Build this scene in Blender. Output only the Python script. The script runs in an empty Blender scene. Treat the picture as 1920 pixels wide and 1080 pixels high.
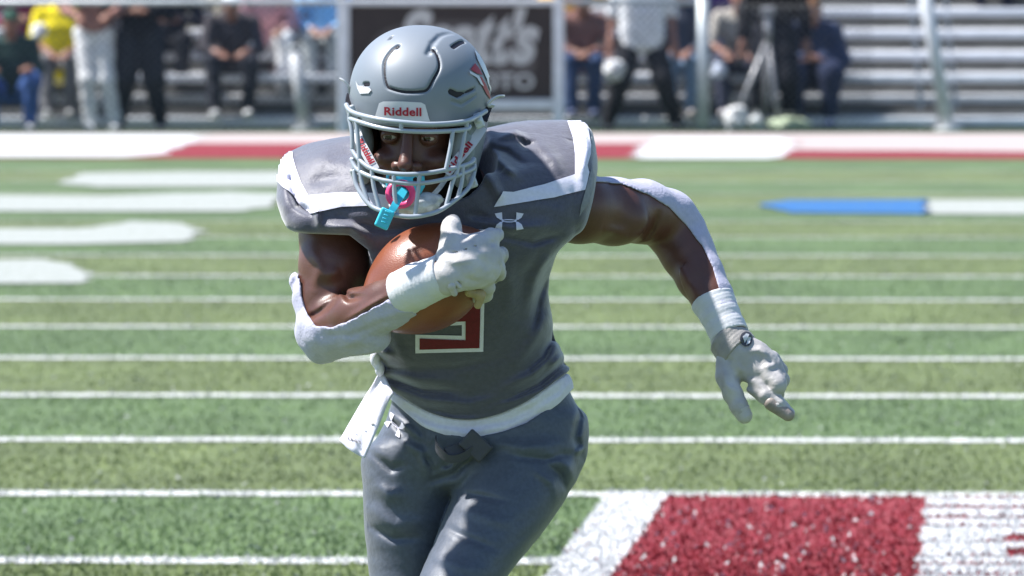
import bpy, bmesh, math, random
import numpy as np
from mathutils import Vector, Matrix
from mathutils.bvhtree import BVHTree

# ------------------------------------------------------------------ camera, sky, sun, exposure
scene = bpy.context.scene
COL = scene.collection
R = math.radians
F_PX, CAM_H, CAM_Y = 25240.0, 1.75, -22.64      # focal length in photo pixels, eye height, camera position
PITCH = math.atan2(651.0, F_PX)                 # horizon lies 111 px above the photo's top edge
cam_data = bpy.data.cameras.new('camera')
cam_data.sensor_width = 36.0
cam_data.lens = F_PX / 1920.0 * 36.0
cam_data.clip_start = 0.5
cam_data.clip_end = 4000.0
cam_data.dof.use_dof = True
cam_data.dof.focus_distance = 22.45
cam_data.dof.aperture_fstop = 22.0
cam = bpy.data.objects.new('camera', cam_data)
COL.objects.link(cam)
cam.location = (0, CAM_Y, CAM_H)
cam.rotation_euler = (math.pi / 2 - PITCH, 0, 0)
scene.camera = cam

SUN_EL, SUN_AZ = R(58), R(273)     # azimuth clockwise from +Y: the sun stands left of and a little in front of the runner
world = bpy.data.worlds.new('World')
scene.world = world
world.use_nodes = True
wn = world.node_tree
sky = wn.nodes.new('ShaderNodeTexSky')
sky.sky_type = 'NISHITA'
sky.sun_disc = False
sky.ozone_density = 4.0
sky.dust_density = 0.3
sky.sun_elevation = SUN_EL
sky.sun_rotation = SUN_AZ
wn.links.new(sky.outputs['Color'], wn.nodes['Background'].inputs['Color'])
wn.nodes['Background'].inputs['Strength'].default_value = 0.092
sun_data = bpy.data.lights.new('sun', 'SUN')
sun_data.energy = 4.6
sun_data.angle = R(2.0)
sun_data.color = (1.0, 0.98, 0.95)
sun = bpy.data.objects.new('sun', sun_data)
COL.objects.link(sun)
sd = Vector((math.sin(SUN_AZ) * math.cos(SUN_EL), math.cos(SUN_AZ) * math.cos(SUN_EL), math.sin(SUN_EL)))
sun.rotation_euler = sd.to_track_quat('Z', 'Y').to_euler()
sun.location = (-10, -10, 30)
scene.view_settings.view_transform = 'Standard'
scene.view_settings.look = 'None'
scene.view_settings.exposure = 1.2
scene.view_settings.gamma = 1.0
scene.view_settings.use_curve_mapping = False
scene.render.resolution_x, scene.render.resolution_y = 1024, 576

rng = np.random.default_rng(7)
random.seed(7)

# ------------------------------------------------------------------ helpers: pixels to places
CP, SP = math.cos(PITCH), math.sin(PITCH)
def ray(px, py):
    px = np.asarray(px, float); py = np.asarray(py, float)
    a = (px - 960) / F_PX; b = -(py - 540) / F_PX
    return np.stack([a, CP + SP * b, -SP + CP * b], -1)
def at_depth(px, py, y):                      # the point on a pixel's ray at world depth y
    d = ray(px, py); t = (np.asarray(y, float) - CAM_Y) / d[..., 1]
    return d * t[..., None] + np.array([0, CAM_Y, CAM_H])
def on_ground(px, py, z=0.0):
    d = ray(px, py); t = (z - CAM_H) / d[..., 2]
    return d * t[..., None] + np.array([0, CAM_Y, CAM_H])
PXM = 1115.0                                   # pixels per metre at the runner
def to_world(P):                               # runner space (pixel x, depth in px, pixel y) to metres
    P = np.asarray(P, float)
    return at_depth(P[..., 0], P[..., 2], P[..., 1] / PXM)

# ------------------------------------------------------------------ helpers: objects
def setp(o, label=None, cat=None, group=None, kind=None):
    if label: o['label'] = label
    if cat: o['category'] = cat
    if group: o['group'] = group
    if kind: o['kind'] = kind
    return o
def empty(name, loc=(0, 0, 0)):
    o = bpy.data.objects.new(name, None)
    o.empty_display_size = 0.1
    COL.objects.link(o); o.location = loc
    return o
def base_of(parent):
    v = Vector((0, 0, 0))
    while parent is not None:
        v += parent.location; parent = parent.parent
    return np.array(v)
def link_mesh(name, verts, faces, mat, parent=None, smooth=True):
    verts = np.asarray(verts, float)
    if parent is not None: verts = verts - base_of(parent)
    me = bpy.data.meshes.new(name)
    me.from_pydata(verts.tolist(), [], faces.tolist() if isinstance(faces, np.ndarray) else faces)
    me.validate(); me.update()
    if smooth: me.polygons.foreach_set('use_smooth', [True] * len(me.polygons))
    if mat is not None:
        for m in (mat if isinstance(mat, (list, tuple)) else [mat]): me.materials.append(m)
    o = bpy.data.objects.new(name, me)
    COL.objects.link(o)
    o.parent = parent
    return o
def box_geo(lo, hi):
    x0, y0, z0 = lo; x1, y1, z1 = hi
    v = [(x0,y0,z0),(x1,y0,z0),(x1,y1,z0),(x0,y1,z0),(x0,y0,z1),(x1,y0,z1),(x1,y1,z1),(x0,y1,z1)]
    f = [(0,3,2,1),(4,5,6,7),(0,1,5,4),(1,2,6,5),(2,3,7,6),(3,0,4,7)]
    return v, f
def bevel_box(name, lo, hi, mat, parent=None, bev=0.006):
    v, f = box_geo(lo, hi)
    o = link_mesh(name, v, f, mat, parent, smooth=False)
    bm = bmesh.new(); bm.from_mesh(o.data)
    bmesh.ops.bevel(bm, geom=bm.edges[:], offset=bev, segments=1, affect='EDGES')
    bm.to_mesh(o.data); bm.free()
    return o
def catmull(pts, n=8, closed=False):
    P = np.asarray(pts, float); out = []
    N = len(P)
    rngi = range(N if closed else N - 1)
    for i in rngi:
        if closed: p0, p1, p2, p3 = P[(i-1) % N], P[i], P[(i+1) % N], P[(i+2) % N]
        else: p0, p1, p2, p3 = P[max(i-1, 0)], P[i], P[i+1], P[min(i+2, N-1)]
        for k in range(n):
            t = k / n
            out.append(0.5 * (2*p1 + (p2-p0)*t + (2*p0-5*p1+4*p2-p3)*t*t + (3*p1-p0-3*p2+p3)*t**3))
    if not closed: out.append(P[-1])
    return np.array(out)
def tube_geo(path, r, seg=8, closed=False, flat=1.0):
    P = np.asarray(path, float); N = len(P)
    r = np.broadcast_to(np.asarray(r, float), (N,))
    if closed: T = np.roll(P, -1, 0) - np.roll(P, 1, 0)
    else: T = np.gradient(P, axis=0)
    T /= np.linalg.norm(T, axis=1)[:, None] + 1e-12
    up = np.array([0, 0, 1.0]) if abs(T[0][2]) < 0.9 else np.array([1.0, 0, 0])
    verts = []; n = up - T[0] * up.dot(T[0]); n /= np.linalg.norm(n)
    for i in range(N):
        n = n - T[i] * n.dot(T[i]); n /= np.linalg.norm(n) + 1e-12
        b = np.cross(T[i], n)
        for k in range(seg):
            a = 2 * math.pi * k / seg
            verts.append(P[i] + r[i] * (math.cos(a) * n + flat * math.sin(a) * b))
    faces = []
    for i in range(N if closed else N - 1):
        j = (i + 1) % N
        for k in range(seg):
            k2 = (k + 1) % seg
            faces.append((i*seg+k, i*seg+k2, j*seg+k2, j*seg+k))
    if not closed:
        faces.append(tuple(range(seg))[::-1]); faces.append(tuple(range((N-1)*seg, N*seg)))
    return verts, faces
def merge_geo(parts):
    V, Fc = [], []
    for v, f in parts:
        n = len(V); V.extend([tuple(p) for p in v]); Fc.extend([tuple(i + n for i in q) for q in f])
    return V, Fc

# ------------------------------------------------------------------ helpers: materials
def lin(c):
    return tuple((x/12.92 if x <= 0.04045 else ((x+0.055)/1.055)**2.4) for x in c)
def material(name, col, rough=0.6, spec=0.4, var=0.12, vscale=9.0, bump=0.0, bscale=300.0, bump2=0.0, b2scale=40.0,
             metal=0.0, sheen=0.0, coat=0.0, coat_r=0.2, sss=0.0, col2=None, c2scale=4.0, c2lo=0.45, c2hi=0.65, bdist=0.002):
    m = bpy.data.materials.new(name); m.use_nodes = True
    nt = m.node_tree; N = nt.nodes; L = nt.links
    b = N['Principled BSDF']
    tc = N.new('ShaderNodeTexCoord')
    no = N.new('ShaderNodeTexNoise'); no.inputs['Scale'].default_value = vscale; no.inputs['Detail'].default_value = 5
    L.new(tc.outputs['Object'], no.inputs['Vector'])
    mr = N.new('ShaderNodeMapRange')
    mr.inputs['From Min'].default_value = 0.3; mr.inputs['From Max'].default_value = 0.7
    mr.inputs['To Min'].default_value = 1 - var; mr.inputs['To Max'].default_value = 1 + var
    L.new(no.outputs['Fac'], mr.inputs['Value'])
    mx = N.new('ShaderNodeMix'); mx.data_type = 'RGBA'; mx.blend_type = 'MULTIPLY'; mx.inputs['Factor'].default_value = 1.0
    mx.inputs['A'].default_value = (*col, 1)
    L.new(mr.outputs['Result'], mx.inputs['B'])
    if col2:
        n2 = N.new('ShaderNodeTexNoise'); n2.inputs['Scale'].default_value = c2scale; n2.inputs['Detail'].default_value = 6
        L.new(tc.outputs['Object'], n2.inputs['Vector'])
        m2 = N.new('ShaderNodeMapRange'); m2.inputs['From Min'].default_value = c2lo; m2.inputs['From Max'].default_value = c2hi
        L.new(n2.outputs['Fac'], m2.inputs['Value'])
        mm = N.new('ShaderNodeMix'); mm.data_type = 'RGBA'
        mm.inputs['A'].default_value = (*col, 1); mm.inputs['B'].default_value = (*col2, 1)
        L.new(m2.outputs['Result'], mm.inputs['Factor']); L.new(mm.outputs['Result'], mx.inputs['A'])
    L.new(mx.outputs['Result'], b.inputs['Base Color'])
    b.inputs['Roughness'].default_value = rough
    b.inputs['Specular IOR Level'].default_value = spec
    b.inputs['Metallic'].default_value = metal
    b.inputs['Sheen Weight'].default_value = sheen
    b.inputs['Coat Weight'].default_value = coat
    b.inputs['Coat Roughness'].default_value = coat_r
    if sss:
        b.inputs['Subsurface Weight'].default_value = sss
        b.inputs['Subsurface Radius'].default_value = (0.008, 0.003, 0.0015)
        b.inputs['Subsurface Scale'].default_value = 1.0
    prev = None
    for st, sc in ((bump, bscale), (bump2, b2scale)):
        if st:
            nb = N.new('ShaderNodeTexNoise'); nb.inputs['Scale'].default_value = sc; nb.inputs['Detail'].default_value = 3
            L.new(tc.outputs['Object'], nb.inputs['Vector'])
            bp = N.new('ShaderNodeBump'); bp.inputs['Strength'].default_value = st; bp.inputs['Distance'].default_value = bdist
            L.new(nb.outputs['Fac'], bp.inputs['Height'])
            if prev is not None: L.new(prev.outputs['Normal'], bp.inputs['Normal'])
            prev = bp
    if prev is not None: L.new(prev.outputs['Normal'], b.inputs['Normal'])
    return m

# ------------------------------------------------------------------ helpers: implicit shapes meshed with surface nets
def smin(a, b, k):
    h = np.clip(0.5 + 0.5 * (b - a) / k, 0, 1)
    return b + (a - b) * h - k * h * (1 - h)
def smax(a, b, k): return -smin(-a, -b, k)
def U(k, *fs):
    def f(x, y, z):
        d = fs[0](x, y, z)
        for g in fs[1:]: d = smin(d, g(x, y, z), k)
        return d
    return f
def SUB(k, f0, *fs):
    def f(x, y, z):
        d = f0(x, y, z)
        for g in fs: d = smax(d, -g(x, y, z), k)
        return d
    return f
def INT(k, f0, *fs):
    def f(x, y, z):
        d = f0(x, y, z)
        for g in fs: d = smax(d, g(x, y, z), k)
        return d
    return f
def OFF(f0, r): return lambda x, y, z: f0(x, y, z) - r
def seg(a, b, r1, r2=None):
    r2 = r1 if r2 is None else r2
    ax, ay, az = a; dx, dy, dz = b[0]-ax, b[1]-ay, b[2]-az; L2 = dx*dx + dy*dy + dz*dz + 1e-9
    def f(x, y, z):
        px, py, pz = x-ax, y-ay, z-az
        t = np.clip((px*dx + py*dy + pz*dz) / L2, 0, 1)
        return np.sqrt((px-t*dx)**2 + (py-t*dy)**2 + (pz-t*dz)**2) - (r1 + (r2-r1)*t)
    return f
def chain(pts, k=6):                          # pts: (x, y, z, r)
    return U(k, *[seg(p[:3], q[:3], p[3], q[3]) for p, q in zip(pts[:-1], pts[1:])])
def ell(c, r, M=None):
    c = np.asarray(c, float); r = np.asarray(r, float)
    def f(x, y, z):
        px, py, pz = x-c[0], y-c[1], z-c[2]
        if M is not None:
            px, py, pz = (M[0][0]*px+M[1][0]*py+M[2][0]*pz, M[0][1]*px+M[1][1]*py+M[2][1]*pz, M[0][2]*px+M[1][2]*py+M[2][2]*pz)
        k0 = np.sqrt((px/r[0])**2 + (py/r[1])**2 + (pz/r[2])**2)
        k1 = np.sqrt((px/r[0]**2)**2 + (py/r[1]**2)**2 + (pz/r[2]**2)**2) + 1e-9
        return k0 * (k0 - 1) / k1
    return f
def rbox(c, h, rr, M=None):
    def f(x, y, z):
        px, py, pz = x-c[0], y-c[1], z-c[2]
        if M is not None:
            px, py, pz = (M[0][0]*px+M[1][0]*py+M[2][0]*pz, M[0][1]*px+M[1][1]*py+M[2][1]*pz, M[0][2]*px+M[1][2]*py+M[2][2]*pz)
        qx, qy, qz = np.abs(px)-h[0]+rr, np.abs(py)-h[1]+rr, np.abs(pz)-h[2]+rr
        return np.sqrt(np.maximum(qx,0)**2+np.maximum(qy,0)**2+np.maximum(qz,0)**2) + np.minimum(np.maximum(qx,np.maximum(qy,qz)),0) - rr
    return f
def smooth_tab(s, v):
    s = np.asarray(s, float); v = np.asarray(v, float)
    t = np.linspace(s[0], s[-1], 400)
    m = np.gradient(v, s)
    i = np.clip(np.searchsorted(s, t) - 1, 0, len(s) - 2); h = s[i+1]-s[i]; u = (t-s[i])/h
    out = (2*u**3-3*u**2+1)*v[i] + (u**3-2*u**2+u)*h*m[i] + (-2*u**3+3*u**2)*v[i+1] + (u**3-u**2)*h*m[i+1]
    return lambda q: np.interp(q, t, out)
def loft(axis, rows, n=2.2, cap=14):
    """rows: (s, centre1, centre2, half1, half2) along an axis: 'z' (centres x, depth) or 'x' (centres z, depth)."""
    A = np.asarray(rows, float)
    c1, c2, h1, h2 = [smooth_tab(A[:, 0], A[:, i]) for i in (1, 2, 3, 4)]
    s0, s1 = A[0, 0], A[-1, 0]
    def f(x, y, z):
        s, p = (z, x) if axis == 'z' else (x, z)
        a, b = h1(s), h2(s)
        q = ((np.abs(p - c1(s)) / a)**n + (np.abs(y - c2(s)) / b)**n)**(1.0/n)
        d = (q - 1) * np.minimum(a, b)
        return smax(d, np.maximum(s0 - s, s - s1), cap)
    return f
def poly2(pts):                               # signed distance to a polygon in the x-z plane, any depth
    P = np.asarray(pts, float)
    def f(x, y, z):
        x, z = np.broadcast_arrays(x, z)
        d2 = np.full(x.shape, 1e18); ins = np.zeros(x.shape, bool)
        for (ax, az), (bx, bz) in zip(P, np.roll(P, -1, 0)):
            ex, ez = bx-ax, bz-az; wx, wz = x-ax, z-az
            t = np.clip((wx*ex+wz*ez)/(ex*ex+ez*ez+1e-12), 0, 1)
            d2 = np.minimum(d2, (wx-t*ex)**2+(wz-t*ez)**2)
            c = ((az > z) != (bz > z)) & (x < (bx-ax)*(z-az)/((bz-az) + (1e-12 if bz == az else 0)) + ax)
            ins ^= c
        d = np.sqrt(d2)
        return np.where(ins, -d, d)
    return f
def fold(f0, lines, front=None, FOLD=1.6):
    """cloth folds: (polyline in x-z, width, height); height > 0 stands proud, < 0 sinks."""
    L = [(np.asarray(p, float), max(4.6, w*(0.6 if h < 0 else 0.9)), h) for p, w, h in lines]
    def f(x, y, z):
        d = f0(x, y, z)
        near = np.nonzero((np.abs(d) < 26) & ((y < front) if front is not None else True))[0]
        if len(near) == 0: return d
        X, Z_ = x[near], z[near]
        add = np.zeros(len(near))
        for P, w, h in L:
            mn, mx_ = P.min(0)-3.2*w, P.max(0)+3.2*w
            s = np.nonzero((X > mn[0]) & (X < mx_[0]) & (Z_ > mn[1]) & (Z_ < mx_[1]))[0]
            if len(s) == 0: continue
            xx, zz = X[s], Z_[s]
            best = np.full(xx.shape, 1e18); tt = np.zeros(xx.shape); n = len(P) - 1
            for i in range(n):
                ex, ez = P[i+1]-P[i]; wx, wz = xx-P[i][0], zz-P[i][1]
                t = np.clip((wx*ex+wz*ez)/(ex*ex+ez*ez+1e-9), 0, 1)
                q = (wx-t*ex)**2+(wz-t*ez)**2
                m = q < best; best = np.where(m, q, best); tt = np.where(m, (i+t)/n, tt)
            taper = np.sin(np.pi*np.clip(tt*0.86+0.07, 0, 1))
            add[s] += h*FOLD*taper*np.exp(-best/(2*w*w))
        d = d.copy(); d[near] -= add
        return d
    return f
def ripple(f0, amp, sx, sy, sz, ph=0.0):
    def f(x, y, z):
        w = np.sin(x*sx+1.7*np.sin(z*sz*0.6+ph)+ph)*np.sin(z*sz+1.3*np.sin(x*sx*0.7+y*sy)+2*ph)+0.6*np.sin(y*sy*1.3+z*sz*1.9+ph+x*sx*0.4)
        return f0(x, y, z) - amp*w
    return f
def CULL(f0, lo, hi, m=34.0):
    lo = np.asarray(lo, float); hi = np.asarray(hi, float)
    def f(x, y, z):
        dx = np.maximum(np.maximum(lo[0]-x, x-hi[0]), 0); dy = np.maximum(np.maximum(lo[1]-y, y-hi[1]), 0); dz = np.maximum(np.maximum(lo[2]-z, z-hi[2]), 0)
        d = np.sqrt(dx*dx+dy*dy+dz*dz)+0.6*m
        s = np.nonzero(d < 1.6*m)[0]
        if len(s): d[s] = f0(x[s], y[s], z[s])
        return d
    return f
LEAN_T = smooth_tab([150,230,520,820,1000,1290,1900], [-100,-92,0,92,78,0,0])
def LEAN(f0): return lambda x, y, z: f0(x, y-LEAN_T(z), z)
def crumple(f0, amp, wl, seed=0, stretch=(1,1,1)):
    """cloth crumple: a few warped ridged waves, sharp creases between soft swells."""
    rs = np.random.default_rng(seed); K = []
    for o in range(3):
        for _ in range(3):
            v = rs.normal(size=3)*np.array(stretch); v /= np.linalg.norm(v)
            K.append((v*2*math.pi/(wl/1.7**o), rs.random()*6.28, amp/1.8**o))
    def f(x, y, z):
        d = f0(x, y, z)
        s = np.nonzero(np.abs(d) < 16)[0]
        if len(s) == 0: return d
        X, Y, Z = x[s], y[s], z[s]
        wx = 14*np.sin(Y*0.021+Z*0.027+seed); wz = 14*np.sin(X*0.023+Y*0.019+2*seed)
        a = 0
        for k, ph, am in K: a = a + am*(0.6-np.abs(np.sin((X+wx)*k[0]*0.5+Y*k[1]*0.5+(Z+wz)*k[2]*0.5+ph)))
        d = d.copy(); d[s] += a
        return d
    return f
def nets(f, lo, hi, step, snap=True):
    lo = np.asarray(lo, float); hi = np.asarray(hi, float)
    B = 8
    nb = np.maximum(1, np.ceil((hi-lo)/(step*B)).astype(int)); n = nb*B + 1
    ax = [lo[i]+step*np.arange(n[i]) for i in range(3)]
    cen = [lo[i]+step*B*(np.arange(nb[i])+0.5) for i in range(3)]
    CX, CY, CZ = np.meshgrid(*cen, indexing='ij')
    fc = f(CX.ravel(), CY.ravel(), CZ.ravel()).reshape(CX.shape)
    F = np.repeat(np.repeat(np.repeat(fc, B, 0), B, 1), B, 2)
    F = np.pad(F, ((0,1),(0,1),(0,1)), mode='edge')
    act = np.argwhere(np.abs(fc) < step*B*0.87*1.9 + 2*step)
    o = np.arange(B+1)
    for c0 in range(0, len(act), 400):
        a = act[c0:c0+400]
        ii = a[:, 0, None]*B+o; jj = a[:, 1, None]*B+o; kk = a[:, 2, None]*B+o
        X = ax[0][ii][:, :, None, None]; Y = ax[1][jj][:, None, :, None]; Z = ax[2][kk][:, None, None, :]
        X, Y, Z = np.broadcast_arrays(X, Y, Z)
        v = f(X.ravel(), Y.ravel(), Z.ravel()).reshape(X.shape)
        I, J, K = np.broadcast_arrays(ii[:, :, None, None], jj[:, None, :, None], kk[:, None, None, :])
        F[I, J, K] = v
    F[0], F[-1] = np.abs(F[0])+1e-3, np.abs(F[-1])+1e-3
    F[:, 0], F[:, -1] = np.abs(F[:, 0])+1e-3, np.abs(F[:, -1])+1e-3
    F[:, :, 0], F[:, :, -1] = np.abs(F[:, :, 0])+1e-3, np.abs(F[:, :, -1])+1e-3
    S = F < 0
    cnt = np.zeros(tuple(n-1), np.int8)
    for i in (0,1):
        for j in (0,1):
            for k in (0,1): cnt += S[i:n[0]-1+i, j:n[1]-1+j, k:n[2]-1+k]
    cells = np.argwhere((cnt > 0) & (cnt < 8))
    idx = np.full(tuple(n-1), -1, np.int64); idx[tuple(cells.T)] = np.arange(len(cells))
    acc = np.zeros((len(cells), 3)); num = np.zeros(len(cells))
    cor = [(i,j,k) for i in (0,1) for j in (0,1) for k in (0,1)]
    for a in cor:
        for d in range(3):
            if a[d]: continue
            b = list(a); b[d] = 1
            fa = F[cells[:,0]+a[0], cells[:,1]+a[1], cells[:,2]+a[2]]; fb = F[cells[:,0]+b[0], cells[:,1]+b[1], cells[:,2]+b[2]]
            m = (fa < 0) != (fb < 0)
            t = np.where(m, fa/np.where(m, fa-fb, 1), 0)
            p = np.tile(np.array(a, float), (len(cells), 1)); p[:, d] = t
            acc[m] += p[m]; num[m] += 1
    V = lo + step*(cells + acc/np.maximum(num, 1)[:, None])
    quads = []
    for d in range(3):
        e, g = [(1,2),(2,0),(0,1)][d]
        s0 = [slice(None)]*3; s1 = [slice(None)]*3
        s0[d] = slice(0, n[d]-1); s1[d] = slice(1, n[d])
        A, Bq = S[tuple(s0)], S[tuple(s1)]
        ed = np.argwhere(A != Bq)
        ok = (ed[:, e] > 0) & (ed[:, g] > 0) & (ed[:, e] < n[e]-1) & (ed[:, g] < n[g]-1)
        ed = ed[ok]
        inside = A[tuple(ed.T)]
        def cell(de, dg):
            c = ed.copy(); c[:, e] -= de; c[:, g] -= dg
            return idx[tuple(c.T)]
        q = np.stack([cell(1,1), cell(0,1), cell(0,0), cell(1,0)], 1)
        q[~inside] = q[~inside][:, ::-1]
        quads.append(q)
    Q = np.concatenate(quads)
    Q = Q[(Q >= 0).all(1)]
    if snap:
        for _ in range(2):
            e = step*0.35; x, y, z = V.T
            f0 = f(x, y, z)
            g = np.stack([f(x+e,y,z)-f(x-e,y,z), f(x,y+e,z)-f(x,y-e,z), f(x,y,z+e)-f(x,y,z-e)], 1)/(2*e)
            gn = np.maximum((g**2).sum(1), 0.15)
            mv = -(f0/gn)[:, None]*g
            ln = np.linalg.norm(mv, axis=1); sc = np.minimum(1, step*0.6/np.maximum(ln, 1e-9))
            V = V + mv*sc[:, None]
    return V, Q
def sdf_part(name, f, lo, hi, step, mat, parent, runner=True, snap=True):
    V, Q = nets(f, lo, hi, step, snap)
    if runner:
        W = to_world(V); Q = Q[:, ::-1]
    else: W = V
    return link_mesh(name, W, Q, mat, parent)
# ------------------------------------------------------------------ the field
YAW = R(2.2)                                    # the field's length runs a little to the right of the view
CY, SY = math.cos(YAW), math.sin(YAW)
LINE_PY = [1055, 928, 828, 743.5, 675, 615.5, 566, 522.5, 485]
Y0 = on_ground(960, 928)[1]                     # depth of the line by the red panel
STEP_Y = 4.60
def turf_material(name='artificial_turf', gain=1.0):
    m = bpy.data.materials.new(name); m.use_nodes = True
    nt = m.node_tree; N = nt.nodes; L = nt.links; b = N['Principled BSDF']
    geo = N.new('ShaderNodeNewGeometry')
    rot = N.new('ShaderNodeVectorRotate'); rot.rotation_type = 'Z_AXIS'; rot.inputs['Angle'].default_value = YAW
    rot.inputs['Center'].default_value = (0, Y0, 0)
    L.new(geo.outputs['Position'], rot.inputs['Vector'])
    sep = N.new('ShaderNodeSeparateXYZ'); L.new(rot.outputs['Vector'], sep.inputs['Vector'])
    def math_(op, a, bb):
        n = N.new('ShaderNodeMath'); n.operation = op
        for i, v in enumerate((a, bb)):
            if v is None: continue
            if isinstance(v, (int, float)): n.inputs[i].default_value = v
            else: L.new(v, n.inputs[i])
        return n.outputs[0]
    t = math_('DIVIDE', math_('SUBTRACT', sep.outputs['Y'], Y0), STEP_Y * 2)
    fr = math_('FRACT', t, None)
    band = math_('LESS_THAN', fr, 0.5)
    mix = N.new('ShaderNodeMix'); mix.data_type = 'RGBA'
    mix.inputs['A'].default_value = (0.080*gain, 0.118*gain, 0.045*gain, 1)      # brushed one way
    mix.inputs['B'].default_value = (0.097*gain, 0.121*gain, 0.044*gain, 1)      # brushed the other way
    L.new(band, mix.inputs['Factor'])
    def noise(sx, sy, det=4):
        mp = N.new('ShaderNodeMapping'); mp.inputs['Scale'].default_value = (sx, sy, 1)
        L.new(geo.outputs['Position'], mp.inputs['Vector'])
        n = N.new('ShaderNodeTexNoise'); n.inputs['Scale'].default_value = 1; n.inputs['Detail'].default_value = det
        L.new(mp.outputs['Vector'], n.inputs['Vector'])
        return n.outputs['Fac']
    v = math_('ADD', math_('MULTIPLY', noise(9, 2.2), 0.5), math_('MULTIPLY', noise(1.3, 0.35), 0.7))
    v = math_('ADD', v, math_('MULTIPLY', noise(38, 10, 2), 0.6))
    mr = N.new('ShaderNodeMapRange'); mr.inputs['From Min'].default_value = 0.55; mr.inputs['From Max'].default_value = 1.3
    mr.inputs['To Min'].default_value = 0.55; mr.inputs['To Max'].default_value = 1.45
    L.new(v, mr.inputs['Value'])
    mul = N.new('ShaderNodeMix'); mul.data_type = 'RGBA'; mul.blend_type = 'MULTIPLY'; mul.inputs['Factor'].default_value = 1
    L.new(mix.outputs['Result'], mul.inputs['A']); L.new(mr.outputs['Result'], mul.inputs['B'])
    L.new(mul.outputs['Result'], b.inputs['Base Color'])
    b.inputs['Roughness'].default_value = 0.75; b.inputs['Specular IOR Level'].default_value = 0.25
    return m
M_turf = turf_material()
M_fibre = turf_material('turf_fibre', 1.75)
def paint_material(name, col, patch=0.25, under=(0.12, 0.2, 0.06)):
    m = bpy.data.materials.new(name); m.use_nodes = True
    nt = m.node_tree; N = nt.nodes; L = nt.links; b = N['Principled BSDF']
    geo = N.new('ShaderNodeNewGeometry')
    mp = N.new('ShaderNodeMapping'); mp.inputs['Scale'].default_value = (26, 4.5, 1)
    L.new(geo.outputs['Position'], mp.inputs['Vector'])
    n = N.new('ShaderNodeTexNoise'); n.inputs['Scale'].default_value = 1; n.inputs['Detail'].default_value = 6
    L.new(mp.outputs['Vector'], n.inputs['Vector'])
    mr = N.new('ShaderNodeMapRange'); mr.inputs['From Min'].default_value = 0.45; mr.inputs['From Max'].default_value = 0.8
    mr.inputs['To Max'].default_value = patch
    L.new(n.outputs['Fac'], mr.inputs['Value'])
    mix = N.new('ShaderNodeMix'); mix.data_type = 'RGBA'
    mix.inputs['A'].default_value = (*col, 1); mix.inputs['B'].default_value = (*under, 1)
    L.new(mr.outputs['Result'], mix.inputs['Factor']); L.new(mix.outputs['Result'], b.inputs['Base Color'])
    b.inputs['Roughness'].default_value = 0.8; b.inputs['Specular IOR Level'].default_value = 0.2
    return m
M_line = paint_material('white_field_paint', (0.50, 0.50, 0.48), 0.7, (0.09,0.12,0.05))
M_white = paint_material('fresh_white_field_paint', (0.46, 0.46, 0.455), 0.12, (0.3, 0.2, 0.2))
M_red = paint_material('red_field_paint', (0.170, 0.010, 0.016), 0.8, (0.28, 0.085, 0.09))
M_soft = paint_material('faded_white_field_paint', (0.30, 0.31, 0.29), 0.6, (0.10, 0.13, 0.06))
M_blue = paint_material('blue_field_paint', (0.022, 0.10, 0.27), 0.35)
M_pink = paint_material('worn_white_field_paint', (0.36, 0.31, 0.295), 0.5, (0.26, 0.13, 0.125))

g = link_mesh('turf_field', [(-900,-300,0),(900,-300,0),(900,2600,0),(-900,2600,0)], [(0,1,2,3)], M_turf, smooth=False)
setp(g, kind='structure')

def sheet(name, pts, mat, z, jit=0.0, per=0.25, tag=True):
    """a flat painted patch; pts are ground points in order, edges roughened by jit metres."""
    out = []
    P = [np.asarray(p, float)[:2] for p in pts]
    for a, b in zip(P, P[1:] + P[:1]):
        L = np.linalg.norm(b-a); n = max(1, min(400, int(L/per)))
        nn = np.array([-(b-a)[1], (b-a)[0]])/(L+1e-9)
        for k in range(n):
            q = a+(b-a)*k/n
            out.append(q + nn*(random.uniform(-jit, jit) if k else 0))
    o = link_mesh(name, [(q[0], q[1], z) for q in out], [tuple(range(len(out)))], mat, smooth=False)
    bm = bmesh.new(); bm.from_mesh(o.data)
    bmesh.ops.triangulate(bm, faces=bm.faces[:])
    for fc in bm.faces:
        if fc.normal.z < 0: fc.normal_flip()
    bm.to_mesh(o.data); bm.free()
    if tag: setp(o, kind='structure')
    return o
def field_pt(s, t):                             # s across the field, t along it from the red panel's line
    return np.array([s*CY + t*SY, Y0 - s*SY + t*CY])
GX = lambda px, py: on_ground(px, py)[:2]
for i in range(-3, 15):                         # yard lines
    t = i*STEP_Y
    w = float(np.interp(i, [-1,2,4,7,9,14], [0.17,0.17,0.13,0.09,0.05,0.04]))
    if t > 62: break
    pts = [field_pt(-25, t-w), field_pt(25, t-w), field_pt(25, t+w), field_pt(-25, t+w)]
    sheet('yard_line', pts, M_line, 0.004, 0.035, 0.12)
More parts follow.
